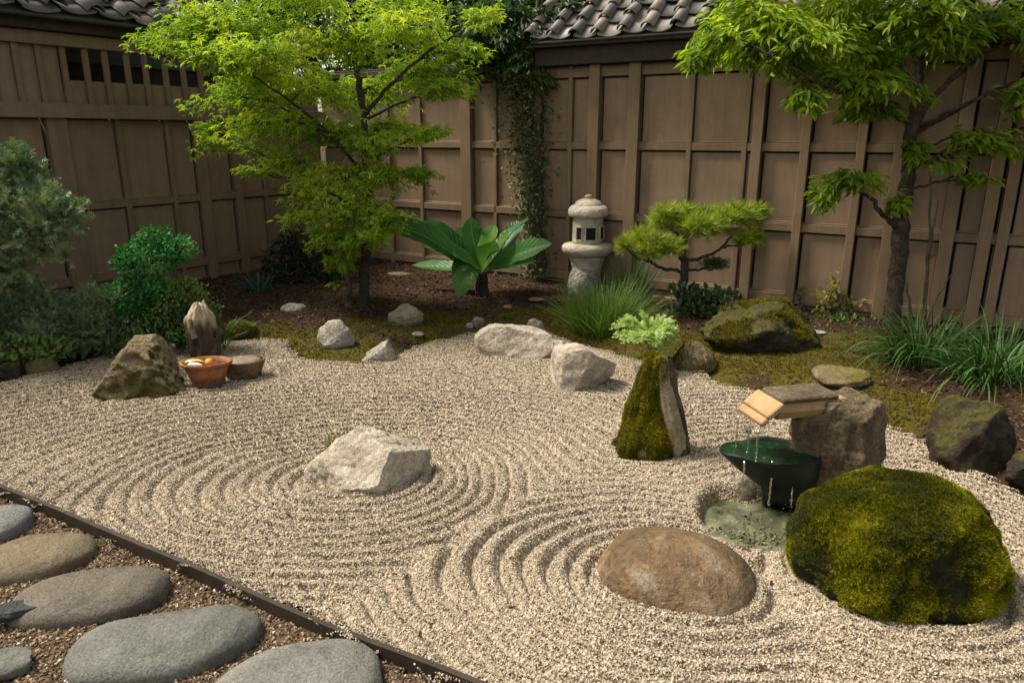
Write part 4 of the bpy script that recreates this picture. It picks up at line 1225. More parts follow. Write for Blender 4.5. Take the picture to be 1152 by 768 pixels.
# ------------------------------------------------------------------ trees and plants
def tree(name, label, cat, base_px, trunks, tiers, leaf, leafsize, density, lmat, bark, seed, group=None, tw=9, flat=.28, lseg=1.0, droop=.35, tilt=.35, crown_name="crown", yoff=0, dy0=0.0):
    rs = np.random.RandomState(seed)
    B = at(*base_px)
    B[2] = gz(B)
    Y = B[1] + yoff
    t = thing(name, label, cat, B, group)
    wood, leaves = Geo(), Geo()
    tp = []
    for pts, in_px in ((tr_, True) for tr_ in trunks):
        P = [atY(p[0], p[1], Y + (p[3] if len(p) > 3 else 0)) for p in pts]
        if pts[0][1] >= base_px[1] - 15: P[0][2] = min(P[0][2], B[2]) - .05
        R = [p[2] / 2 * mpp(q) for p, q in zip(pts, P)]
        C = curve(P, 8, .006, seed)
        rr = np.interp(np.linspace(0, len(R) - 1, len(C)), np.arange(len(R)), R)
        if pts[0][1] >= base_px[1] - 15: rr[:4] *= (1.35, 1.2, 1.1, 1.04)
        V, F = tube(C, rr, 14, .05, seed)
        V += .10 * rr.max() * np.stack([fbm(V * np.array((1, 1, .5)), 12, 3, seed), fbm(V * np.array((1, 1, .5)), 12, 3, seed + 1), 0 * V[:, 0]], 1)
        wood.add(V, F)
        tp.append((C, rr))
    TC, TR = np.concatenate([a for a, b in tp]), np.concatenate([b for a, b in tp])
    for tier in tiers:
        px, py, w, h = tier[:4]
        dy = tier[4] if len(tier) > 4 and tier[4] is not None else dy0 + rs.uniform(-.45, .45) * (1 if dy0 == 0 else .5)
        dens = tier[5] if len(tier) > 5 else 1.0
        P = atY(px, py, Y + dy)
        q = mpp(P)
        rx, rz = w * q, h * q
        ry = rx * .85
        hd = np.hypot(TC[:, 0] - P[0], TC[:, 1] - P[1])
        cost = np.abs(TC[:, 2] - (P[2] - .35 * hd)) + .45 * hd
        i = int(cost.argmin())
        S0 = TC[i]
        mid = S0 * .45 + P * .55 + np.array((0, 0, .10 * np.linalg.norm(P - S0))) + rs.normal(0, .04, 3)
        C = curve([S0, mid, P], 7, .008, rs.randint(1 << 20))
        r0 = min(TR[i] * .55, .005 + .007 * np.linalg.norm(P - S0) + .004)
        wood.add(*tube(C, np.linspace(r0, .004, len(C)), 7))
        pos, dr = [], []
        for k in range(int(tw * max(.5, w / 45))):
            st_ = C[rs.randint(len(C) // 3, len(C))]
            a, rad = rs.uniform(0, 6.283), math.sqrt(rs.uniform(.10, 1.0))
            E_ = P + np.array((math.cos(a) * rad * rx, math.sin(a) * rad * ry, rz * rs.uniform(-.9, .75) * (1 - .45 * rad * rad) - rz * .3 * rad))
            m2 = (st_ + E_) / 2 + np.array((0, 0, .06 * np.linalg.norm(E_ - st_)))
            T_ = curve([st_, m2, E_], 6, .006, rs.randint(1 << 20))
            wood.add(*tube(T_, np.linspace(.0045, .0018, len(T_)), 4))
            nl = int(density * dens * rs.uniform(.7, 1.3))
            u = rs.uniform(.25, 1.06, nl) * (len(T_) - 1)
            j = np.clip(u.astype(int), 0, len(T_) - 2)
            pos.append(T_[j] + (u - j)[:, None] * (T_[j + 1] - T_[j]) + rs.normal(0, 1, (nl, 3)) * np.array((.05, .05, .03)) * (rx / .45) * lseg)
            d = T_[-1] - T_[0]
            d = d / (np.linalg.norm(d) + 1e-6)
            dr.append(d + rs.normal(0, .6, (nl, 3)))
        pos, dr = np.concatenate(pos), np.concatenate(dr)
        n = len(pos)
        dr[:, 2] = dr[:, 2] * .4 - droop
        Z = np.array((0, 0, 1.0)) + rs.normal(0, tilt, (n, 3))
        tone = .5 + .32 * fbm(pos, 2.2, 3, seed) + rs.uniform(-.22, .22, n)
        scatter(leaves, *leaf, pos, frames(dr, Z), leafsize * rs.uniform(.65, 1.2, n), np.clip(tone, 0, 1))
    link("trunk", wood, bark, t, smooth=True)
    link(crown_name, leaves, lmat, t)
    return t

L_MAPLE = m_leaf("lime_maple_leaf", (.095, .175, .014), (.23, .335, .022), (.44, .50, .03), tl=.45, bright=1.6)
tree("maple_tree", "lime green layered maple with a dark slim trunk in the back left bed", "maple", (408, 352),
     [[(408, 352, 13), (411, 300, 11), (412, 250, 10), (411, 180, 9), (408, 120, 8), (400, 60, 6), (398, -30, 4)],
      [(411, 130, 5, 0), (440, 95, 4, -.1), (480, 60, 3, -.2), (520, 35, 2.5, -.3)], [(412, 200, 4.5, 0), (370, 150, 3.6, -.15), (320, 110, 2.8, -.3), (260, 70, 1.8, -.35)], [(411, 240, 5, 0), (385, 225, 4, -.1), (355, 208, 2.5, -.2)]],
     [(195, 42, 42, 16, -.3), (235, 60, 50, 24), (260, 105, 55, 30), (295, 28, 66, 28), (310, 80, 60, 30), (245, 148, 36, 26), (300, 140, 55, 28), (380, 40, 66, 34), (360, 100, 60, 32), (455, 30, 60, 34), (515, 50, 36, 30), (480, 80, 55, 22),
      (505, 98, 40, 14), (420, 100, 50, 30), (380, 150, 60, 28), (450, 145, 42, 16), (485, 148, 26, 9), (330, 180, 36, 20), (385, 195, 56, 28), (440, 195, 40, 18), (350, 240, 36, 16), (385, 265, 40, 20), (420, 262, 36, 16), (475, 195, 26, 9), (350, 215, 34, 16), (400, 235, 44, 20), (440, 248, 34, 16), (365, 258, 28, 14),
      (400, 275, 26, 11), (378, 292, 15, 13, -.3), (440, 5, 60, 25), (330, -10, 70, 30), (240, 10, 50, 24), (540, 15, 26, 22), (275, 190, 16, 9, -.2, .6), (420, 160, 40, 20), (300, 55, 50, 24, -.7)],
     T_MAPLE, .066, 24, L_MAPLE, G_BARK, 5, tw=17, tilt=.6, droop=.35, lseg=1.5)
tree("sapling", "thin sapling with pale bark growing right against the maple trunk", "sapling", (393, 350),
     [[(393, 350, 11), (392, 325, 7), (390, 300, 5), (384, 270, 3)]], [(380, 262, 20, 9, -.1, .7), (372, 318, 14, 10, -.2, .45), (396, 300, 10, 8, -.1, .4)], T_OVAL, .07, 10, L_MAPLE, G_TWIG, 6, tw=7)

L_RIGHT = m_leaf("fresh_green_leaf", (.075, .14, .01), (.18, .265, .016), (.36, .42, .03), tl=.52, bright=1.7)
tree("garden_tree", "slender tree with speckled bark and drooping green leaves at the right wall", "tree", (1002, 384),
     [[(1002, 384, 20), (1007, 330, 18), (1013, 270, 17), (1019, 200, 15), (1027, 140, 14), (1034, 100, 10), (1036, 40, 9), (1042, -60, 6)],
      [(1026, 140, 6, 0), (990, 122, 8, -.1), (960, 108, 6, -.2), (925, 95, 4, -.3), (870, 65, 2.5, -.4)], [(1030, 138, 7, 0), (1055, 105, 5.5, -.05), (1090, 70, 4, -.15), (1145, 40, 4, -.3)], [(1010, 256, 7, 0), (990, 238, 5, -.08), (980, 222, 4, -.12), (950, 205, 2.5, -.2)], [(1034, 110, 6, 0), (1010, 70, 5, .2), (985, 20, 3, .3)]],
     [(795, 30, 30, 26, -.4), (785, 62, 22, 14, -.4), (830, 50, 40, 22), (870, 25, 50, 28), (880, 68, 44, 18), (925, 40, 50, 28), (905, 108, 28, 14, -.35), (945, 85, 44, 24), (985, 50, 50, 30), (1000, 95, 40, 22), (1060, 40, 50, 26), (1110, 22, 50, 24), (1080, 62, 36, 14),
      (975, 120, 34, 12), (1140, 55, 36, 18), (1040, 10, 60, 20), (940, 5, 60, 22), (840, 5, 50, 22), (960, 200, 34, 12, -.2), (925, 222, 16, 16, -.25, .7), (1012, 225, 9, 22, -.15, .5), (1030, 165, 12, 20, -.15, .5), (1068, 178, 26, 16, -.3, .35), (1105, 150, 30, 18, -.35, .4), (1140, 160, 20, 18, -.4, .5), (1110, 195, 18, 12, -.3, .3),
      (1200, 40, 60, 40, -.4), (1250, 130, 60, 40, -.6), (1180, 100, 40, 30, -.5), (1100, -60, 80, 40), (960, -60, 80, 40), (830, -50, 60, 34), (1230, -40, 80, 50, -.3), (1320, 60, 70, 60, -.4)],
     T_LANCE, .10, 30, L_RIGHT, G_BARKP, 9, tw=17, droop=.5, tilt=.6, lseg=1.5)
L_DARK = m_leaf("dark_broad_leaf", (.014, .035, .008), (.035, .075, .014), (.08, .14, .03), tl=.3)
ivt = tree("ivy_covered_tree", "thin tree with ivy covered trunk and bare upper stems before the back wall", "tree", (603, 325),
     [[(603, 325, 24), (603, 260, 21), (602, 190, 18), (604, 150, 13), (606, 125, 7)], [(604, 150, 4), (603, 100, 3.5), (607, 40, 3), (612, -30, 2.5)], [(606, 140, 5), (612, 80, 4.5), (606, 20, 4), (600, -40, 3)], [(603, 140, 3), (590, 115, 2.5), (570, 80, 2)],
      [(604, 120, 2.5), (595, 85, 2), (575, 60, 1.5)]],
     [(545, 30, 40, 30), (520, 40, 30, 24), (560, 8, 44, 22), (600, 62, 34, 20), (600, 95, 24, 18), (588, 75, 24, 16), (632, 62, 20, 22), (525, 15, 34, 24, .2), (535, 55, 34, 24, .2), (570, 50, 34, 24), (560, 78, 30, 14), (590, 20, 36, 24), (630, 18, 34, 22), (620, 55, 24, 22), (645, 8, 24, 16), (605, 88, 20, 9, -.1, .6), (540, 62, 26, 16)],
     T_LANCE, .10, 40, L_DARK, G_TWIG, 12, tw=18, droop=.5, tilt=.6, dy0=.1)
# its ivy
rs = np.random.RandomState(31)
Bv = WL[ivt.name]
n = 5000
py = rs.uniform(80, 332, n)
hw = np.interp(py, [110, 170, 250, 330], [40, 32, 21, 14])
px = 602 + rs.normal(0, .42, n) * hw - np.interp(py, [110, 170, 260], [10, 7, 0])
P = np.array([atY(a, b, Bv[1] + d) for a, b, d in zip(px, py, rs.normal(-.06, .08, n))])
link("ivy", scatter(Geo(), *T_OVAL, P, frames(rs.normal(0, 1, (n, 3)) + np.array((0, -.2, -.5)), np.array((-.3, -1, .4)) + rs.normal(0, .5, (n, 3))), rs.uniform(.025, .055, n), rs.rand(n)), m_leaf("ivy_leaf", (.03, .045, .015), (.075, .092, .03), (.16, .17, .06), tl=.25), ivt)

# trees beyond the walls
L_BACK = m_leaf("far_leaf", (.03, .06, .012), (.075, .125, .02), (.16, .22, .045), tl=.4, bright=1.6)
def far_tree(label, px, Y, z0, z1, r, n, seed, mat):
    rs = np.random.RandomState(seed)
    c = atY(px, 100, Y)
    B = np.array((c[0], c[1], -.2))
    t = thing("tree", label, "tree", B, "trees standing beyond the walls")
    zc = (z0 + z1) / 2
    pts = curve([B, B + np.array((.1, 0, zc * .5)), B + np.array((-.05, .1, zc)), B + np.array((.1, .1, z1 - .4))], 6, .02, seed)
    wood = Geo().add(*tube(pts, np.linspace(.13, .03, len(pts)), 10, .05, seed))
    g = Geo()
    for q in range(34):
        d = rs.normal(0, 1, 3); d /= np.linalg.norm(d)
        cc = B + np.array((0, 0, zc)) + d * np.array((r, r * .8, (z1 - z0) / 2)) * rs.uniform(.35, .95)
        wood.add(*tube(curve([pts[rs.randint(len(pts) // 2, len(pts))], (pts[-5] + cc) / 2, cc], 5), np.linspace(.03, .006, 11), 5))
        m = n // 34
        P = cc + rs.normal(0, 1, (m, 3)) * np.array((.30, .30, .17))
        scatter(g, *T_LANCE, P, frames(rs.normal(0, 1, (m, 3)) + np.array((0, 0, -.5)), np.array((0, 0, 1)) + rs.normal(0, .5, (m, 3))), rs.uniform(.09, .17, m), np.clip(.5 + rs.normal(0, .2, m) + .2 * d[2], 0, 1))
    link("trunk", wood, G_BARK, t, smooth=True)
    link("crown", g, mat, t)
far_tree("dark green tree beyond the back wall beside the tiled roof's left end", 575, 11.0, 2.2, 5.6, 1.6, 14000, 1, L_DARK)
far_tree("leafy tree behind the corner of the two walls, mostly hidden by the maple", 440, 12.6, 2.3, 6.4, 1.9, 11000, 2, L_BACK)
far_tree("leafy tree rising behind the lattice topped left wall", 285, 12.4, 2.4, 6.4, 1.9, 11000, 3, L_BACK)

# blob-shaped shrubs: leaves or sprigs spread through lumpy volumes around a small branching stem
def shrub(name, label, cat, base_px, blobs, leaf, size, n_per, mat, seed, lift=.4, part="foliage", group=None, sep=False, jit=.55, Yo=0, stem=4.5, shell=.5, upb=.5, rise=False):
    rs = np.random.RandomState(seed)
    B = at(*base_px)
    B[2] = gz(B)
    t = thing(name, label, cat, B, group)
    wood, g = Geo(), Geo()
    for b in blobs:
        px, py, w, h = b[:4]
        dy = b[4] if len(b) > 4 else 0.0
        C = atY(px, py, B[1] + Yo + dy)
        q = mpp(C)
        rx, rz, ry = w * q, h * q, w * q * .8
        mid = (B + C) / 2 + np.array((.25 * (C[0] - B[0]), 0, -.1 * abs(C[0] - B[0]))) + rs.normal(0, .02, 3)
        if rise: mid = np.array((B[0] * .9 + C[0] * .1, B[1], B[2] * .25 + C[2] * .75))
        Cv = curve([B - np.array((0, 0, .03)), mid, C + np.array((0, 0, -rz * .4))], 7, .006, rs.randint(1 << 20))
        wood.add(*tube(Cv, np.linspace(stem * q, 1.2 * q, len(Cv)), 8, .08))
        n = int(n_per * w * h / 600)
        d = rs.normal(0, 1, (n, 3))
        d /= np.linalg.norm(d, axis=1)[:, None]
        lump = 1 + .28 * fbm(d * 1.0 + px * .13, 1.9, 3, seed)
        rad = (shell + (1 - shell) * rs.rand(n)) ** .8 * lump
        P = C + d * rad[:, None] * np.array((rx, ry, rz))
        for k in range(6):
            wood.add(*tube(curve([C + np.array((0, 0, -rz * .4)), C + d[k] * .5 * np.array((rx, ry, rz)), P[k]], 4), np.linspace(1.0 * q, .4 * q, 9), 5))
        dr = d * (1 - lift) + np.array((0, 0, lift)) + rs.normal(0, jit, (n, 3))
        Z = np.array((0, 0, upb)) + d * .7 + rs.normal(0, .5, (n, 3))
        tone = .5 + .3 * fbm(P, 6, 3, seed) + rs.uniform(-.2, .2, n)
        if sep:
            gg = scatter(Geo(), *leaf, P, frames(dr, Z), size * rs.uniform(.65, 1.25, n), np.clip(tone, 0, 1))
            link(part, gg, mat, t)
        else:
            scatter(g, *leaf, P, frames(dr, Z), size * rs.uniform(.65, 1.25, n), np.clip(tone, 0, 1))
    link("stems", wood, G_TWIG if stem < 6 else G_BARK, t, smooth=True)
    if not sep: link(part, g, mat, t)
    return t
L_JUN = m_leaf("grey_green_conifer", (.055, .105, .05), (.15, .225, .105), (.31, .37, .22), tl=.15, bright=1.2, sc=4)
L_JUN2 = m_leaf("dusky_conifer", (.05, .085, .035), (.125, .175, .075), (.25, .29, .15), tl=.15, bright=1.2, sc=4)
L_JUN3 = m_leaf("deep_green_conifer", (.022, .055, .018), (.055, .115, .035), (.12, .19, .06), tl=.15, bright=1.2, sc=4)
L_EMER = m_leaf("emerald_leaf", (.012, .075, .014), (.028, .16, .03), (.06, .25, .06), tl=.3, bright=1.3, sc=4)
L_MID = m_leaf("mid_green_leaf", (.03, .075, .014), (.075, .15, .03), (.17, .24, .06), tl=.3, sc=4)
shrub("conifer_tree", "grey green feathery conifer leaning in from the left border", "conifer", (-90, 408),
      [(15, 215, 34, 30), (45, 240, 36, 26, -.1), (70, 248, 18, 15), (18, 265, 36, 26), (50, 275, 22, 16), (-20, 240, 40, 50), (15, 188, 20, 16), (-30, 300, 40, 30), (20, 292, 24, 10)], T_SPRAY, .13, 300, L_JUN, 51, lift=.5, stem=3.5, jit=.5, shell=.35, rise=True)
shrub("juniper", "grey green juniper mound low at the left border", "juniper", (35, 402), [(32, 348, 34, 26), (10, 378, 38, 26), (50, 380, 34, 22, -.1), (12, 336, 30, 20), (75, 375, 28, 22), (60, 352, 22, 16), (30, 396, 34, 14, -.15)], T_SPRAY, .11, 420, L_JUN, 52, stem=4)
shrub("juniper", "brownish green juniper between the low mound and the bright shrub", "juniper", (105, 396), [(78, 352, 22, 16), (105, 345, 26, 20), (95, 370, 30, 20, -.15), (128, 358, 28, 24), (120, 382, 28, 14, -.1)], T_SPRAY, .09, 450, L_JUN2, 53, stem=4)
shrub("leafy_shrub", "deep green low plant under the junipers at the far left", "shrub", (40, 412), [(20, 392, 30, 12, -.15), (60, 392, 24, 11, -.1)], T_OVAL, .05, 260, L_MID, 54)
ct = shrub("cloud_pruned_shrub", "bright emerald shrub clipped into two rounded tiers by the left wall", "shrub", (178, 392),
      [(170, 288, 38, 20), (140, 296, 16, 10), (196, 280, 25, 15), (175, 268, 22, 12), (150, 332, 28, 22, -.05), (172, 326, 22, 16), (140, 352, 22, 14, -.1)], T_OVAL, .036, 900, L_EMER, 55, stem=3.5, part="leaf_tier", sep=True, shell=.6)
shrub("leafy_shrub", "fine leaved mid green shrub right of the emerald tiers", "shrub", (205, 392), [(205, 330, 26, 20), (190, 352, 32, 20, -.05), (225, 352, 22, 16), (215, 372, 28, 14, -.1)], T_OVAL, .034, 800, L_MID, 56, shell=.45)
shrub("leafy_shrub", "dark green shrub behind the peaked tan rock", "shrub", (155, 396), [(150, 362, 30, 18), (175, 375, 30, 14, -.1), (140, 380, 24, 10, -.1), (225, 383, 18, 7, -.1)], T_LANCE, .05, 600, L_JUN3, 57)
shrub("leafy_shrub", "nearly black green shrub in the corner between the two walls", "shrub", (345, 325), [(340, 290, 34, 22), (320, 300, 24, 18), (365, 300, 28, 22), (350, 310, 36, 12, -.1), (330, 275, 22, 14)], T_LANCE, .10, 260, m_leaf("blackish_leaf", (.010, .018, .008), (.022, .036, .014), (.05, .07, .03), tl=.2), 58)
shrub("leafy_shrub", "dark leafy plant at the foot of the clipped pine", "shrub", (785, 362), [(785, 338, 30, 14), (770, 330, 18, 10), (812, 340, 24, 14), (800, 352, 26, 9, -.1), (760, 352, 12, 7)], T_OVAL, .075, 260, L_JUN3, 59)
shrub("ground_cover_plant", "low leafy ground cover at the foot of the right wall", "plant", (950, 372), [(935, 362, 22, 6), (965, 364, 24, 6), (950, 360, 20, 6)], T_OVAL, .05, 300, L_MID, 60, stem=1.5)
yl = m_leaf("yellow_leaf", (.12, .16, .02), (.26, .27, .03), (.48, .42, .04), tl=.45)
shrub("young_shrub", "airy young shrub with yellowish leaves below the right wall", "shrub", (938, 368), [(935, 325, 14, 12), (925, 340, 12, 12), (945, 340, 18, 10), (960, 345, 12, 10), (940, 312, 8, 6)], T_OVAL, .05, 110, yl, 61, stem=1.4, shell=.2)
shrub("young_shrub", "tiny sprig with a few yellow and red leaves next to the dark boulder", "shrub", (900, 362), [(899, 328, 6, 8), (902, 345, 6, 8)], T_OVAL, .045, 110, yl, 62, stem=1.2, shell=.2)

# clipped pine with needle pads
L_PINE = m_leaf("pine_needle", (.10, .16, .012), (.23, .30, .022), (.40, .45, .05), tl=.25, bright=1.3, sc=4)
B = at(768, 360); B[2] = gz(B)
pn = thing("pine_tree", "small clipped pine with yellow green needle pads on a thin dark trunk", "pine", B)
wood = Geo()
def pY(px, py, d=0): return atY(px, py, B[1] + d)
q_ = mpp(B)
for pts, r in (([B - np.array((0, 0, .05)), pY(767, 330), pY(770, 300), pY(767, 275), pY(770, 252)], (5.5, 3)), ([pY(768, 305), pY(745, 302, -.1), pY(730, 292, -.15), pY(728, 280, -.15)], (2, 1.2)), ([pY(769, 295), pY(790, 290, -.1), pY(812, 278, -.1), pY(832, 255)], (2, 1.1)),
               ([pY(769, 305), pY(790, 303, .05), pY(803, 298, .05)], (1.6, 1)), ([pY(730, 294, -.15), pY(716, 290, -.1), pY(705, 280, -.1)], (1.3, .8)), ([pY(768, 270), pY(755, 258), pY(748, 250)], (1.6, 1)), ([pY(812, 278, -.1), pY(835, 276, -.05), pY(842, 272)], (1.2, .8))):
    C = curve(pts, 7, .005, 8)
    wood.add(*tube(C, np.linspace(r[0] * q_, r[1] * q_, len(C)), 10, .08))
link("trunk", wood, G_BARK, pn, smooth=True)
rs = np.random.RandomState(77)
t_needle = t_tuft(9, 9, .06, 1.1)
for px, py, w, h, d in ((750, 246, 20, 15, 0), (772, 243, 20, 13, .1), (790, 255, 27, 14, -.1), (800, 243, 16, 10, .1), (832, 243, 26, 13, 0), (852, 240, 12, 8, 0), (841, 268, 20, 10, -.05), (735, 277, 23, 15, -.15), (722, 266, 10, 10, -.1), (755, 278, 14, 9, -.2), (704, 276, 11, 9, -.1)):
    C = pY(px, py, d)
    q = mpp(C)
    n = int(w * h * .8)
    dd = rs.normal(0, 1, (n, 3)); dd /= np.linalg.norm(dd, axis=1)[:, None]
    P = C + dd * (rs.uniform(.25, 1, n) ** .6)[:, None] * np.array((w * q, w * q * .8, h * q)) * .85
    R = rand_rot(n, rs, .35, dd * np.array((.9, .9, .5)) + np.array((0, 0, .55)))
    link("needle_pad", scatter(Geo(), *t_needle, P, R, rs.uniform(.09, .15, n), np.clip(.5 + .35 * dd[:, 2] * 0 + .3 * fbm(P, 7, 2, 3) + rs.uniform(-.4, .4, n), 0, 1)), L_PINE, pn)
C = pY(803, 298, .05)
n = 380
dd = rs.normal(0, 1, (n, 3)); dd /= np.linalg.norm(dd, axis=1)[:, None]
link("needle_pad", scatter(Geo(), *t_needle, C + dd * rs.rand(n)[:, None] * np.array((22, 16, 8)) * q_, rand_rot(n, rs, .4), rs.uniform(.05, .08, n), rs.rand(n)), L_JUN3, pn, label="dark lower needle pad")

# grasses
def grass(name, label, base_px, w_px, n, length, width, mat, seed, lean=.7, curl=.55, part="blades", dr=.6, cat="grass", group=None):
    rs = np.random.RandomState(seed)
    B = at(*base_px)
    B[2] = gz(B)
    t = thing(name, label, cat, B, group)
    q = mpp(B)
    a, r = rs.uniform(0, 6.283, n), np.sqrt(rs.rand(n))
    root = B + np.stack([np.cos(a) * r * w_px * q * .35, np.sin(a) * r * w_px * q * .35 * dr, np.full(n, -.02)], 1)
    out = np.stack([np.cos(a + rs.normal(0, .5, n)), np.sin(a + rs.normal(0, .5, n)) * .9, np.zeros(n)], 1)
    L = length * rs.uniform(.55, 1.15, n)
    ln, cu = lean * rs.uniform(.1, 1.1, n) * (.35 + .65 * r), curl * rs.uniform(.2, 1.2, n)
    side = np.cross(out, (0, 0, 1.0))
    side = side + rs.normal(0, .3, (n, 3))
    side /= np.linalg.norm(side, axis=1)[:, None]
    K = 6
    V = np.zeros((n, K, 2, 3))
    p = root.copy()
    for k in range(K):
        f = k / (K - 1)
        ang = ln + cu * f * 2.0
        wd = width * (1 - f ** 2.2 * .93) * rs.uniform(.85, 1.15, n)
        V[:, k, 0] = p + side * wd[:, None] / 2
        V[:, k, 1] = p - side * wd[:, None] / 2
        p = p + (np.sin(ang)[:, None] * out + np.cos(ang)[:, None] * np.array((0, 0, 1.0))) * (L / (K - 1))[:, None]
    i = (np.arange(n) * K * 2)[:, None, None]
    fk = np.array([[2 * k, 2 * k + 1, 2 * k + 3, 2 * k + 2] for k in range(K - 1)])[None]
    g = Geo().add(V.reshape(-1, 3), (fk + i).reshape(-1, 4), rnd=np.repeat(rs.rand(n), K * 2))
    link(part, g, mat, t)
    return t
L_FINE = m_leaf("fine_grass_blade", (.035, .085, .014), (.08, .155, .025), (.16, .24, .05), tl=.3, sc=3)
L_LILY = m_leaf("lily_turf_blade", (.012, .042, .008), (.034, .09, .018), (.09, .165, .04), tl=.2, rough=.55, spec=.25, sc=3)
grass("grass_clump", "bright fine bladed grass clump beside the stone lantern", (680, 378), 96, 1500, .52, .006, L_FINE, 71, lean=.85, curl=.35)
grass("grass_clump", "darker upright grass clump behind the bright one, nearer the pine", (708, 352), 50, 500, .55, .006, m_leaf("dim_grass_blade", (.02, .045, .012), (.05, .085, .02), (.10, .14, .04), tl=.25), 72, lean=.5, curl=.25)
grass("lily_turf", "glossy dark green strap leaved clump by the speckled tree trunk", (1035, 418), 100, 330, .60, .013, L_LILY, 73, lean=1.0, curl=.95, cat="plant")
grass("lily_turf", "glossy strap leaved clump reaching the right border above the angular dark rock", (1112, 440), 110, 360, .58, .012, L_LILY, 74, lean=1.05, curl=1.0, cat="plant")
grass("lily_turf", "small bluish tuft of straps before the corner shrub", (292, 338), 34, 110, .30, .014, m_leaf("bluish_strap", (.02, .05, .045), (.05, .10, .09), (.10, .17, .15), tl=.2), 75, lean=.8, curl=.6, cat="plant")
# ferns
def fern(name, label, cat, base_px, fronds, mat, seed, size=.10):
    rs = np.random.RandomState(seed)
    B = at(*base_px); B[2] = gz(B)
    t = thing(name, label, cat, B)
    for pts, w in fronds:
        P = curve([B] + [atY(p[0], p[1], B[1] + p[2]) for p in pts], 10, .004, rs.randint(9999))
        g = Geo().add(*tube(P, np.linspace(.004, .0015, len(P)), 5), )
        d = np.gradient(P, axis=0)
        k0 = len(P) // 4
        idx = np.repeat(np.arange(k0, len(P)), 2)
        sg = np.tile([-1, 1], len(P) - k0)
        D = d[idx] / np.linalg.norm(d[idx], axis=1)[:, None]
        S = np.cross(D, (0, 0, 1.0)) * sg[:, None]
        f = (idx - k0) / (len(P) - k0)
        scatter(g, *T_SPRAY, P[idx], frames(S + D * .5 + rs.normal(0, .12, (len(idx), 3)), np.array((0, 0, 1)) + rs.normal(0, .2, (len(idx), 3))), w * (np.sin(np.clip(.25 + f * .8, 0, 1) * math.pi) * .9 + .15), rs.uniform(.3, .9, len(idx)))
        link("frond", g, mat, t)
    return t
L_PALE = m_leaf("pale_fern", (.17, .26, .07), (.30, .41, .12), (.44, .54, .22), tl=.4, bright=1.3)
rs = np.random.RandomState(5)
fr = [([(729, 368, .02), (721, 347, .0)], .085), ([(731, 372, .02), (726, 352, -.04)], .06)]
for tx, ty, d in ((686, 368, -.02), (690, 378, -.12), (696, 362, .10), (762, 370, -.02), (760, 380, -.10), (756, 364, .10), (700, 384, -.22), (716, 384, -.30), (738, 388, -.32), (752, 402, -.24), (746, 394, -.20), (760, 390, -.16), (708, 370, .16), (744, 366, .18), (726, 372, .10)):
    fr.append(([(734 + (tx - 735) * .25, 377, d * .25), (734 + (tx - 735) * .65, min(ty, 380) - 3, d * .7), (tx, ty + 2, d)], .105))
fern("fern", "pale green feathery fern rising right behind the mossy stump", "fern", (736, 411), fr, L_PALE, 3)
fern("fern", "small fern with arching fronds right of the driftwood", "fern", (252, 392), [([(258, 370, 0), (285, 348, -.05)], .06), ([(250, 372, 0), (243, 350, 0)], .06), ([(262, 380, -.1), (280, 372, -.2)], .05), ([(248, 376, 0), (232, 362, 0)], .05), ([(256, 372, .05), (268, 356, .1)], .05)], L_MID, 4)
ms = rock("rock", "small cushion of yellow green moss beside the driftwood fern", "moss", 257, 286, 360, 380, R_YELM, 99, .8, nf=3, sub=4)
fuzz(ms, 3000, .02, 18, None, m_leaf("cushion_moss", (.06, .08, .012), (.14, .17, .02), (.25, .27, .04), tl=.25))
# bare shoots by the right tree
B = at(1040, 392); B[2] = gz(B)
bs = thing("bare_shoots", "tall thin bare shoots rising beside the speckled tree trunk", "shoots", B)
for pts, r in (([(1038, 392), (1041, 330), (1046, 260), (1049, 182)], (4, 2)), ([(1040, 380), (1045, 300), (1055, 228)], (3, 1.5)), ([(1028, 385), (1024, 345), (1020, 318)], (4, 2)), ([(1040, 372), (1055, 335), (1072, 306)], (1.4, .8)), ([(1046, 290), (1053, 287), (1056, 282)], (1.4, .8))):
    C = curve([atY(p[0], p[1], B[1]) for p in pts], 7, .005, 9)
    q = mpp(B)
    link("shoot", Geo().add(*tube(C, np.linspace(r[0] * q / 2, r[1] * q / 2, len(C)), 7, .05)), G_TWIG, bs, smooth=True)

# broad-leaved plant in the middle bed
B = at(542, 340); B[2] = gz(B)
bp = thing("broad_leaf_plant", "big glossy plant with long paddle leaves before the back wall", "plant", B)
q_ = mpp(B)
s = NT("glossy_paddle_leaf")
vein = s.math('SINE', s.math('MULTIPLY', s.math('ADD', s.attr('lu'), s.math('MULTIPLY', s.math('ABSOLUTE', s.attr('lv')), -.16)), 95.0))
c = s.ramp(s.math('ADD', s.math('MULTIPLY', s.attr('rnd'), .7), s.math('MULTIPLY', s.noise(5, 3), .3)), [(.15, (.018, .07, .022)), (.5, (.05, .165, .035)), (.85, (.14, .29, .05))])
c = s.mix(s.ramp(s.math('ABSOLUTE', s.attr('lv')), [(.0, 1.0), (.08, 0.0)]), c, (.16, .27, .09))
c = s.mix(.22, c, s.ramp(vein, [(0, .55), (1, 1.3)]), 'MULTIPLY')
tcol = s.mix(1.0, c, (1.7, 1.8, .7), 'MULTIPLY')
G_PAD = s.finish(c, .42, bumps=[(vein, .25, .006)], spec=.3, transl=(.28, tcol))
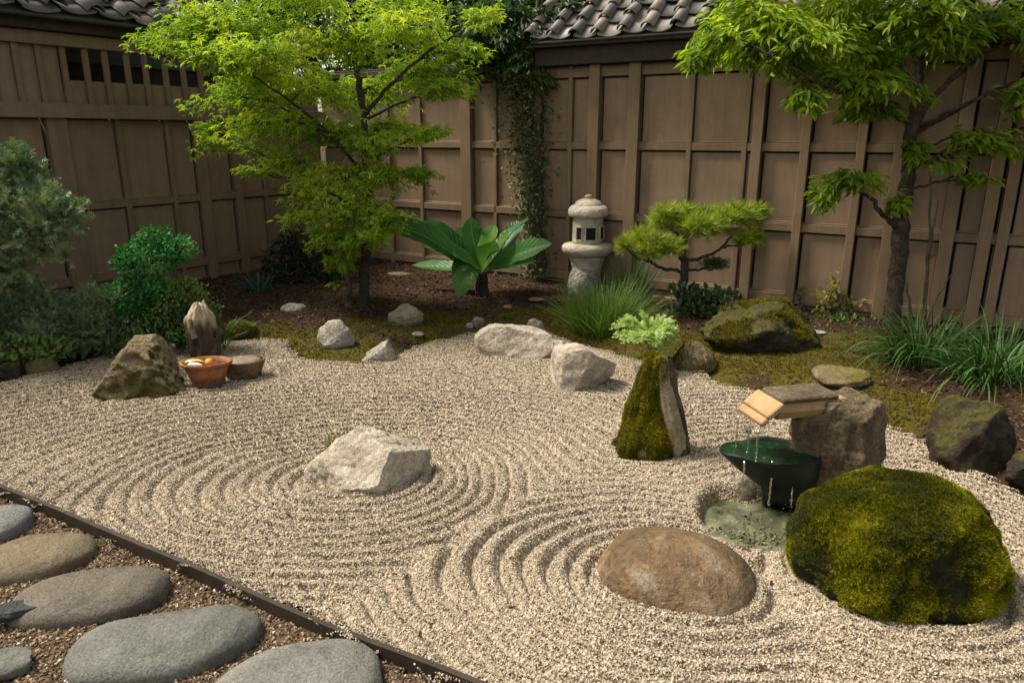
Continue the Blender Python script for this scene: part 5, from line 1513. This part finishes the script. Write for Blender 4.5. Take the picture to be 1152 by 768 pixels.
def paddle(pts, w, rnd, tilt=0.0, seed=0):
    P = curve([pY2(*p) for p in pts], 9)
    m = len(P)
    f = np.linspace(0, 1, m)
    T = np.gradient(P, axis=0); T /= np.linalg.norm(T, axis=1)[:, None]
    S = np.cross(T, np.array((0, -.45, .9)))
    S /= np.linalg.norm(S, axis=1)[:, None]
    N = np.cross(S, T)
    S = S * math.cos(tilt) + N * math.sin(tilt)
    N = np.cross(S, T)
    wd = w * q_ * np.interp(f, [0, .12, .25, .45, .7, .9, 1], [.06, .10, .55, 1.0, .92, .5, .03])
    vs_ = np.linspace(-1, 1, 9)
    V, U, L = [], [], []
    for i in range(m):
        und = .05 * math.sin(f[i] * 17 + seed) * np.abs(vs_) ** 1.5 + .03 * math.sin(f[i] * 41 + seed * 2) * np.abs(vs_) ** 2
        V.append(P[i] + vs_[:, None] * wd[i] * S[i] + ((np.abs(vs_) * .30 + und) * wd[i])[:, None] * N[i])
        U.append(np.full(9, f[i])); L.append(vs_)
    i = np.arange(m - 1)[:, None] * 9 + np.arange(8)[None]
    F = np.stack([i, i + 1, i + 10, i + 9], -1).reshape(-1, 4)
    g = Geo().add(np.concatenate(V), F, rnd=rnd, lu=np.concatenate(U), lv=np.concatenate(L))
    g.A['lu'] = [np.concatenate(U)]; g.A['lv'] = [np.concatenate(L)]
    link("leaf", g, G_PAD, bp, smooth=True)
def pY2(px, py, d=0): return atY(px, py, B[1] + d)
c0 = (541, 308, 0)
for pts, w, r, ti in (([c0, (515, 290, -.10), (478, 266, -.25), (446, 256, -.35), (441, 264, -.38)], 15, .35, .3), ([c0, (522, 288, .05), (498, 262, .05), (476, 248, .0)], 15, .30, -.2), ([c0, (536, 285, .10), (531, 262, .15), (530, 244, .18)], 13, .42, .0),
                      ([c0, (544, 285, -.05), (552, 265, -.08), (557, 253, -.05)], 13, .85, .2), ([c0, (556, 288, .1), (575, 264, .15), (596, 246, .15)], 15, .05, .5), ([c0, (565, 295, -.1), (595, 282, -.25), (621, 274, -.35)], 15, .55, -.3),
                      ([c0, (530, 297, -.12), (516, 288, -.25), (508, 286, -.3)], 12, .6, .2), ([c0, (548, 290, -.15), (549, 280, -.3), (552, 272, -.4)], 13, .75, .1), ([c0, (520, 302, .15), (490, 300, .25), (464, 298, .3)], 10, .5, .0),
                      ([c0, (530, 305, -.2), (521, 318, -.32), (517, 334, -.38)], 12, .62, .2), ([c0, (562, 285, .2), (580, 258, .35), (588, 250, .4)], 12, .2, .1), ([c0, (538, 290, .15), (522, 268, .22), (512, 256, .25)], 10, .7, .1), ([c0, (552, 290, -.02), (566, 272, -.05), (574, 258, -.05)], 9, .9, .3), ([c0, (558, 300, -.15), (582, 296, -.3), (602, 294, -.4)], 9, .4, -.2), ([c0, (527, 296, .0), (500, 280, -.05), (474, 276, -.1)], 11, .75, .2), ([c0, (528, 300, -.1), (518, 300, -.2), (510, 310, -.3)], 10, .1, .3)):
    paddle(pts, w, r, ti, len(bp.children))
for x0, x1, r in ((538, 539, 2.6), (544, 543, 3.2), (549, 545, 2.6), (535, 537, 1.8)):
    C = curve([pY2(x0, 342) - np.array((0, 0, .05)), pY2((x0 + x1) / 2, 325), pY2(x1, 306)], 6, .004)
    link("stalk", Geo().add(*tube(C, r * q_, 9, .08)), G_BARK, bp, smooth=True)

# a few dry leaves and crumbs strewn on the gravel
rs = np.random.RandomState(88)
n = 1100
x, y = rs.uniform(-4, 3.6, n), rs.uniform(2.2, 6.6, n)
k = gravel_mask(x, y) > .08
x, y = x[k], y[k]
n = len(x)
s_ = rs.uniform(.004, .015, n) * np.where(rs.rand(n) < .12, 1.6, 1.0)
link("dry_leaf_litter", scatter(Geo(), [(-1, -.35, 0), (.9, -.45, .2), (1, .3, 0), (-.8, .4, .25)], [np.array([[0, 1, 2, 3]])], np.stack([x, y, gheight(x, y) + .009], 1), rand_rot(n, rs, .4), s_, rs.rand(n)), G_MULCH, kind="stuff")
